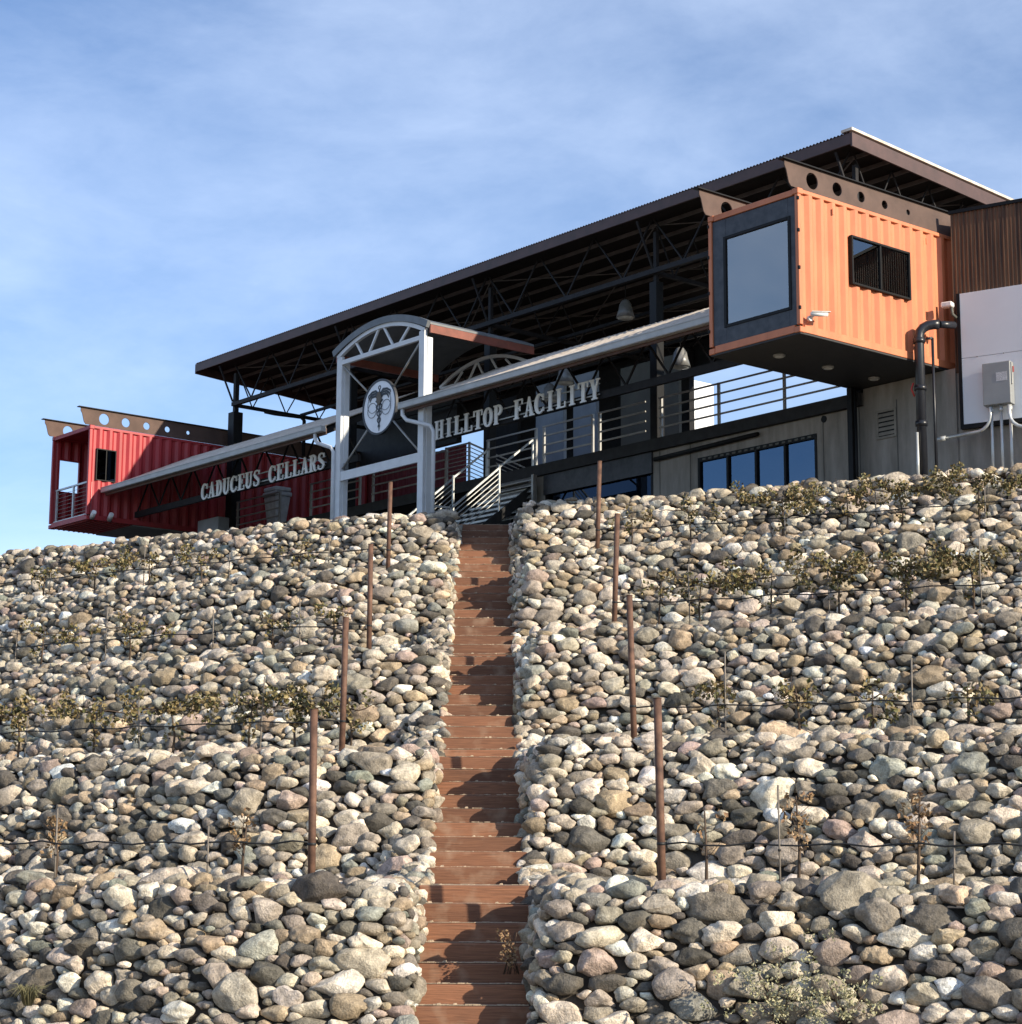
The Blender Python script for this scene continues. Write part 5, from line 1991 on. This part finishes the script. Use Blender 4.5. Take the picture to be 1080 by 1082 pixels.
SD = {0: "left", 1: "right"}
VROWS = [
    # terrace, side, [(px, half width m, height, lushness)]
    (3, 1, [(672, 0.45, 0.85, 0.3), (735, 0.6, 0.9, 0.4), (835, 0.9, 1.0, 1.0), (905, 0.7, 1.0, 0.8), (965, 0.9, 1.05, 0.9), (1050, 0.9, 1.1, 1.1)]),
    (2, 1, [(700, 0.5, 0.9, 0.45), (745, 0.8, 1.0, 0.9), (820, 0.7, 1.0, 0.6), (895, 0.8, 1.05, 0.9), (968, 0.8, 1.05, 1.1), (1040, 0.8, 1.1, 1.0)]),
    (1, 1, [(765, 0.25, 0.8, 0.5), (850, 0.35, 0.75, 0.5), (930, 0.3, 0.7, 0.45), (1030, 0.3, 0.7, 0.4)]),
    (3, 0, [(205, 0.6, 0.8, 0.5), (150, 0.7, 0.85, 0.6), (90, 0.8, 0.85, 0.7), (35, 0.6, 0.8, 0.4), (310, 0.4, 0.7, 0.25)]),
    (2, 0, [(350, 0.35, 0.8, 0.35), (285, 0.4, 0.8, 0.4), (130, 0.7, 0.85, 0.55), (35, 0.7, 0.85, 0.55)]),
    (1, 0, [(370, 0.4, 0.85, 0.5), (312, 0.55, 0.9, 1.1), (262, 0.6, 0.9, 0.8), (180, 0.7, 0.9, 0.9), (95, 0.8, 0.9, 0.8), (15, 0.7, 0.95, 0.9)]),
]
for k, side, lst in VROWS:
    lst = sorted(lst, key=lambda q: abs(q[0] - 510))
    for j, (px, w_, h_, lu) in enumerate(lst):
        look = "dense olive" if lu > 0.85 else ("patchy brownish" if lu > 0.5 else "sparse yellowing")
        vine(f"{look} grape vine, {ORD[j]} from the stairs on the {TN[k]} terrace on the {SD[side]}", k, px, w_, h_, lu, side)
for px, h_, lu, lb in ((845, 0.95, 1.0, "dried brown stalk plant between two boulders on the lowest right terrace"), (971, 1.0, 1.1, "taller dried brown plant near the right end of the lowest right terrace"),
                       (258, 0.75, 0.8, "thin dried plant nearest the post on the lowest left terrace"), (60, 0.7, 1.0, "bushy dried brown plant at the left end of the lowest left terrace"),
                       (748, 0.8, 0.25, "almost bare dried twig plant beside the lowest right post")):
    vine(lb, 0, px, 0.16, h_, lu, 1 if px > 510 else 0, 'dry', 0.032)

# weeds at the foot of the wall
def on_slope(px, py):
    """distance at which the slope is seen at photograph pixel (px, py)"""
    D = 14.0
    while D < 60:
        x = (px - 540) / FPX * D * 0.985
        P_ = Vector((x, D, gz(x, D)))
        if 541 - FPX * P_.dot(_U2) / P_.dot(_F) < py:
            return D
        D += 0.04
    return D


def weed(label, px, D, ext, n, mt, size, zoff=0.0, name="sage_bush"):
    x = (px - 540) / FPX * D * 0.985
    z = gz(x, D) + zoff
    t = thing(name, label, "weed", (x, D, z), 0)
    b = MB()
    for q in range(14):
        b.tube([(x + random.uniform(-.1, .1), D - 0.05, z - 0.05), (x + random.uniform(-.7, .7) * ext[0], D - 0.2 + random.uniform(-.1, .1), z + random.uniform(0.1, 1) * ext[2])], 0.004, 4)
    b.build("stem", M['stem'], t)
    b = MB()
    for q in range(n):
        c = (x + random.gauss(0, 0.5) * ext[0], D - 0.28 + random.gauss(0, 0.4) * ext[1], z + abs(random.gauss(0.45, 0.28)) * ext[2])
        leaves(b, c, (0.07, 0.06, 0.07), 20, size)
    b.build("foliage", M[mt], t)


weed("pale sage green bush in front of the rocks at bottom right", 822, on_slope(822, 1085), (0.50, 0.25, 0.70), 52, 'sage', 0.018)
weed("low sage weed beside the larger sage bush at bottom right", 885, on_slope(885, 1090), (0.42, 0.2, 0.42), 28, 'sage', 0.018)
weed("small dried flower weed at the right edge of the lowest steps", 543, 21.6, (0.08, 0.06, 0.45), 7, 'dryleaf', 0.02, 0.35, "dried_weed")


def tuft(label, px, D, n, h):
    x = (px - 540) / FPX * D * 0.985
    z = gz(x, D) + 0.05
    t = thing("grass_tuft", label, "grass", (x, D, z), 0)
    b = MB()
    for q in range(n):
        a = random.uniform(0, 6.28)
        sp_ = random.uniform(0.15, 1.0) * h
        p = [(x + 0.04 * math.cos(a), D - 0.15 + 0.04 * math.sin(a), z), (x + sp_ * 0.5 * math.cos(a), D - 0.2 + sp_ * 0.4 * math.sin(a), z + h * random.uniform(0.5, 0.9)),
             (x + sp_ * 1.1 * math.cos(a), D - 0.22 + sp_ * 0.8 * math.sin(a), z + h * random.uniform(0.3, 0.9))]
        b.tube(p, [0.006, 0.005, 0.001], 4)
    b.build("blades", M['grass'], t)


tuft("dry grass tuft growing between rocks at bottom left", 42, on_slope(42, 1068), 70, 0.26)
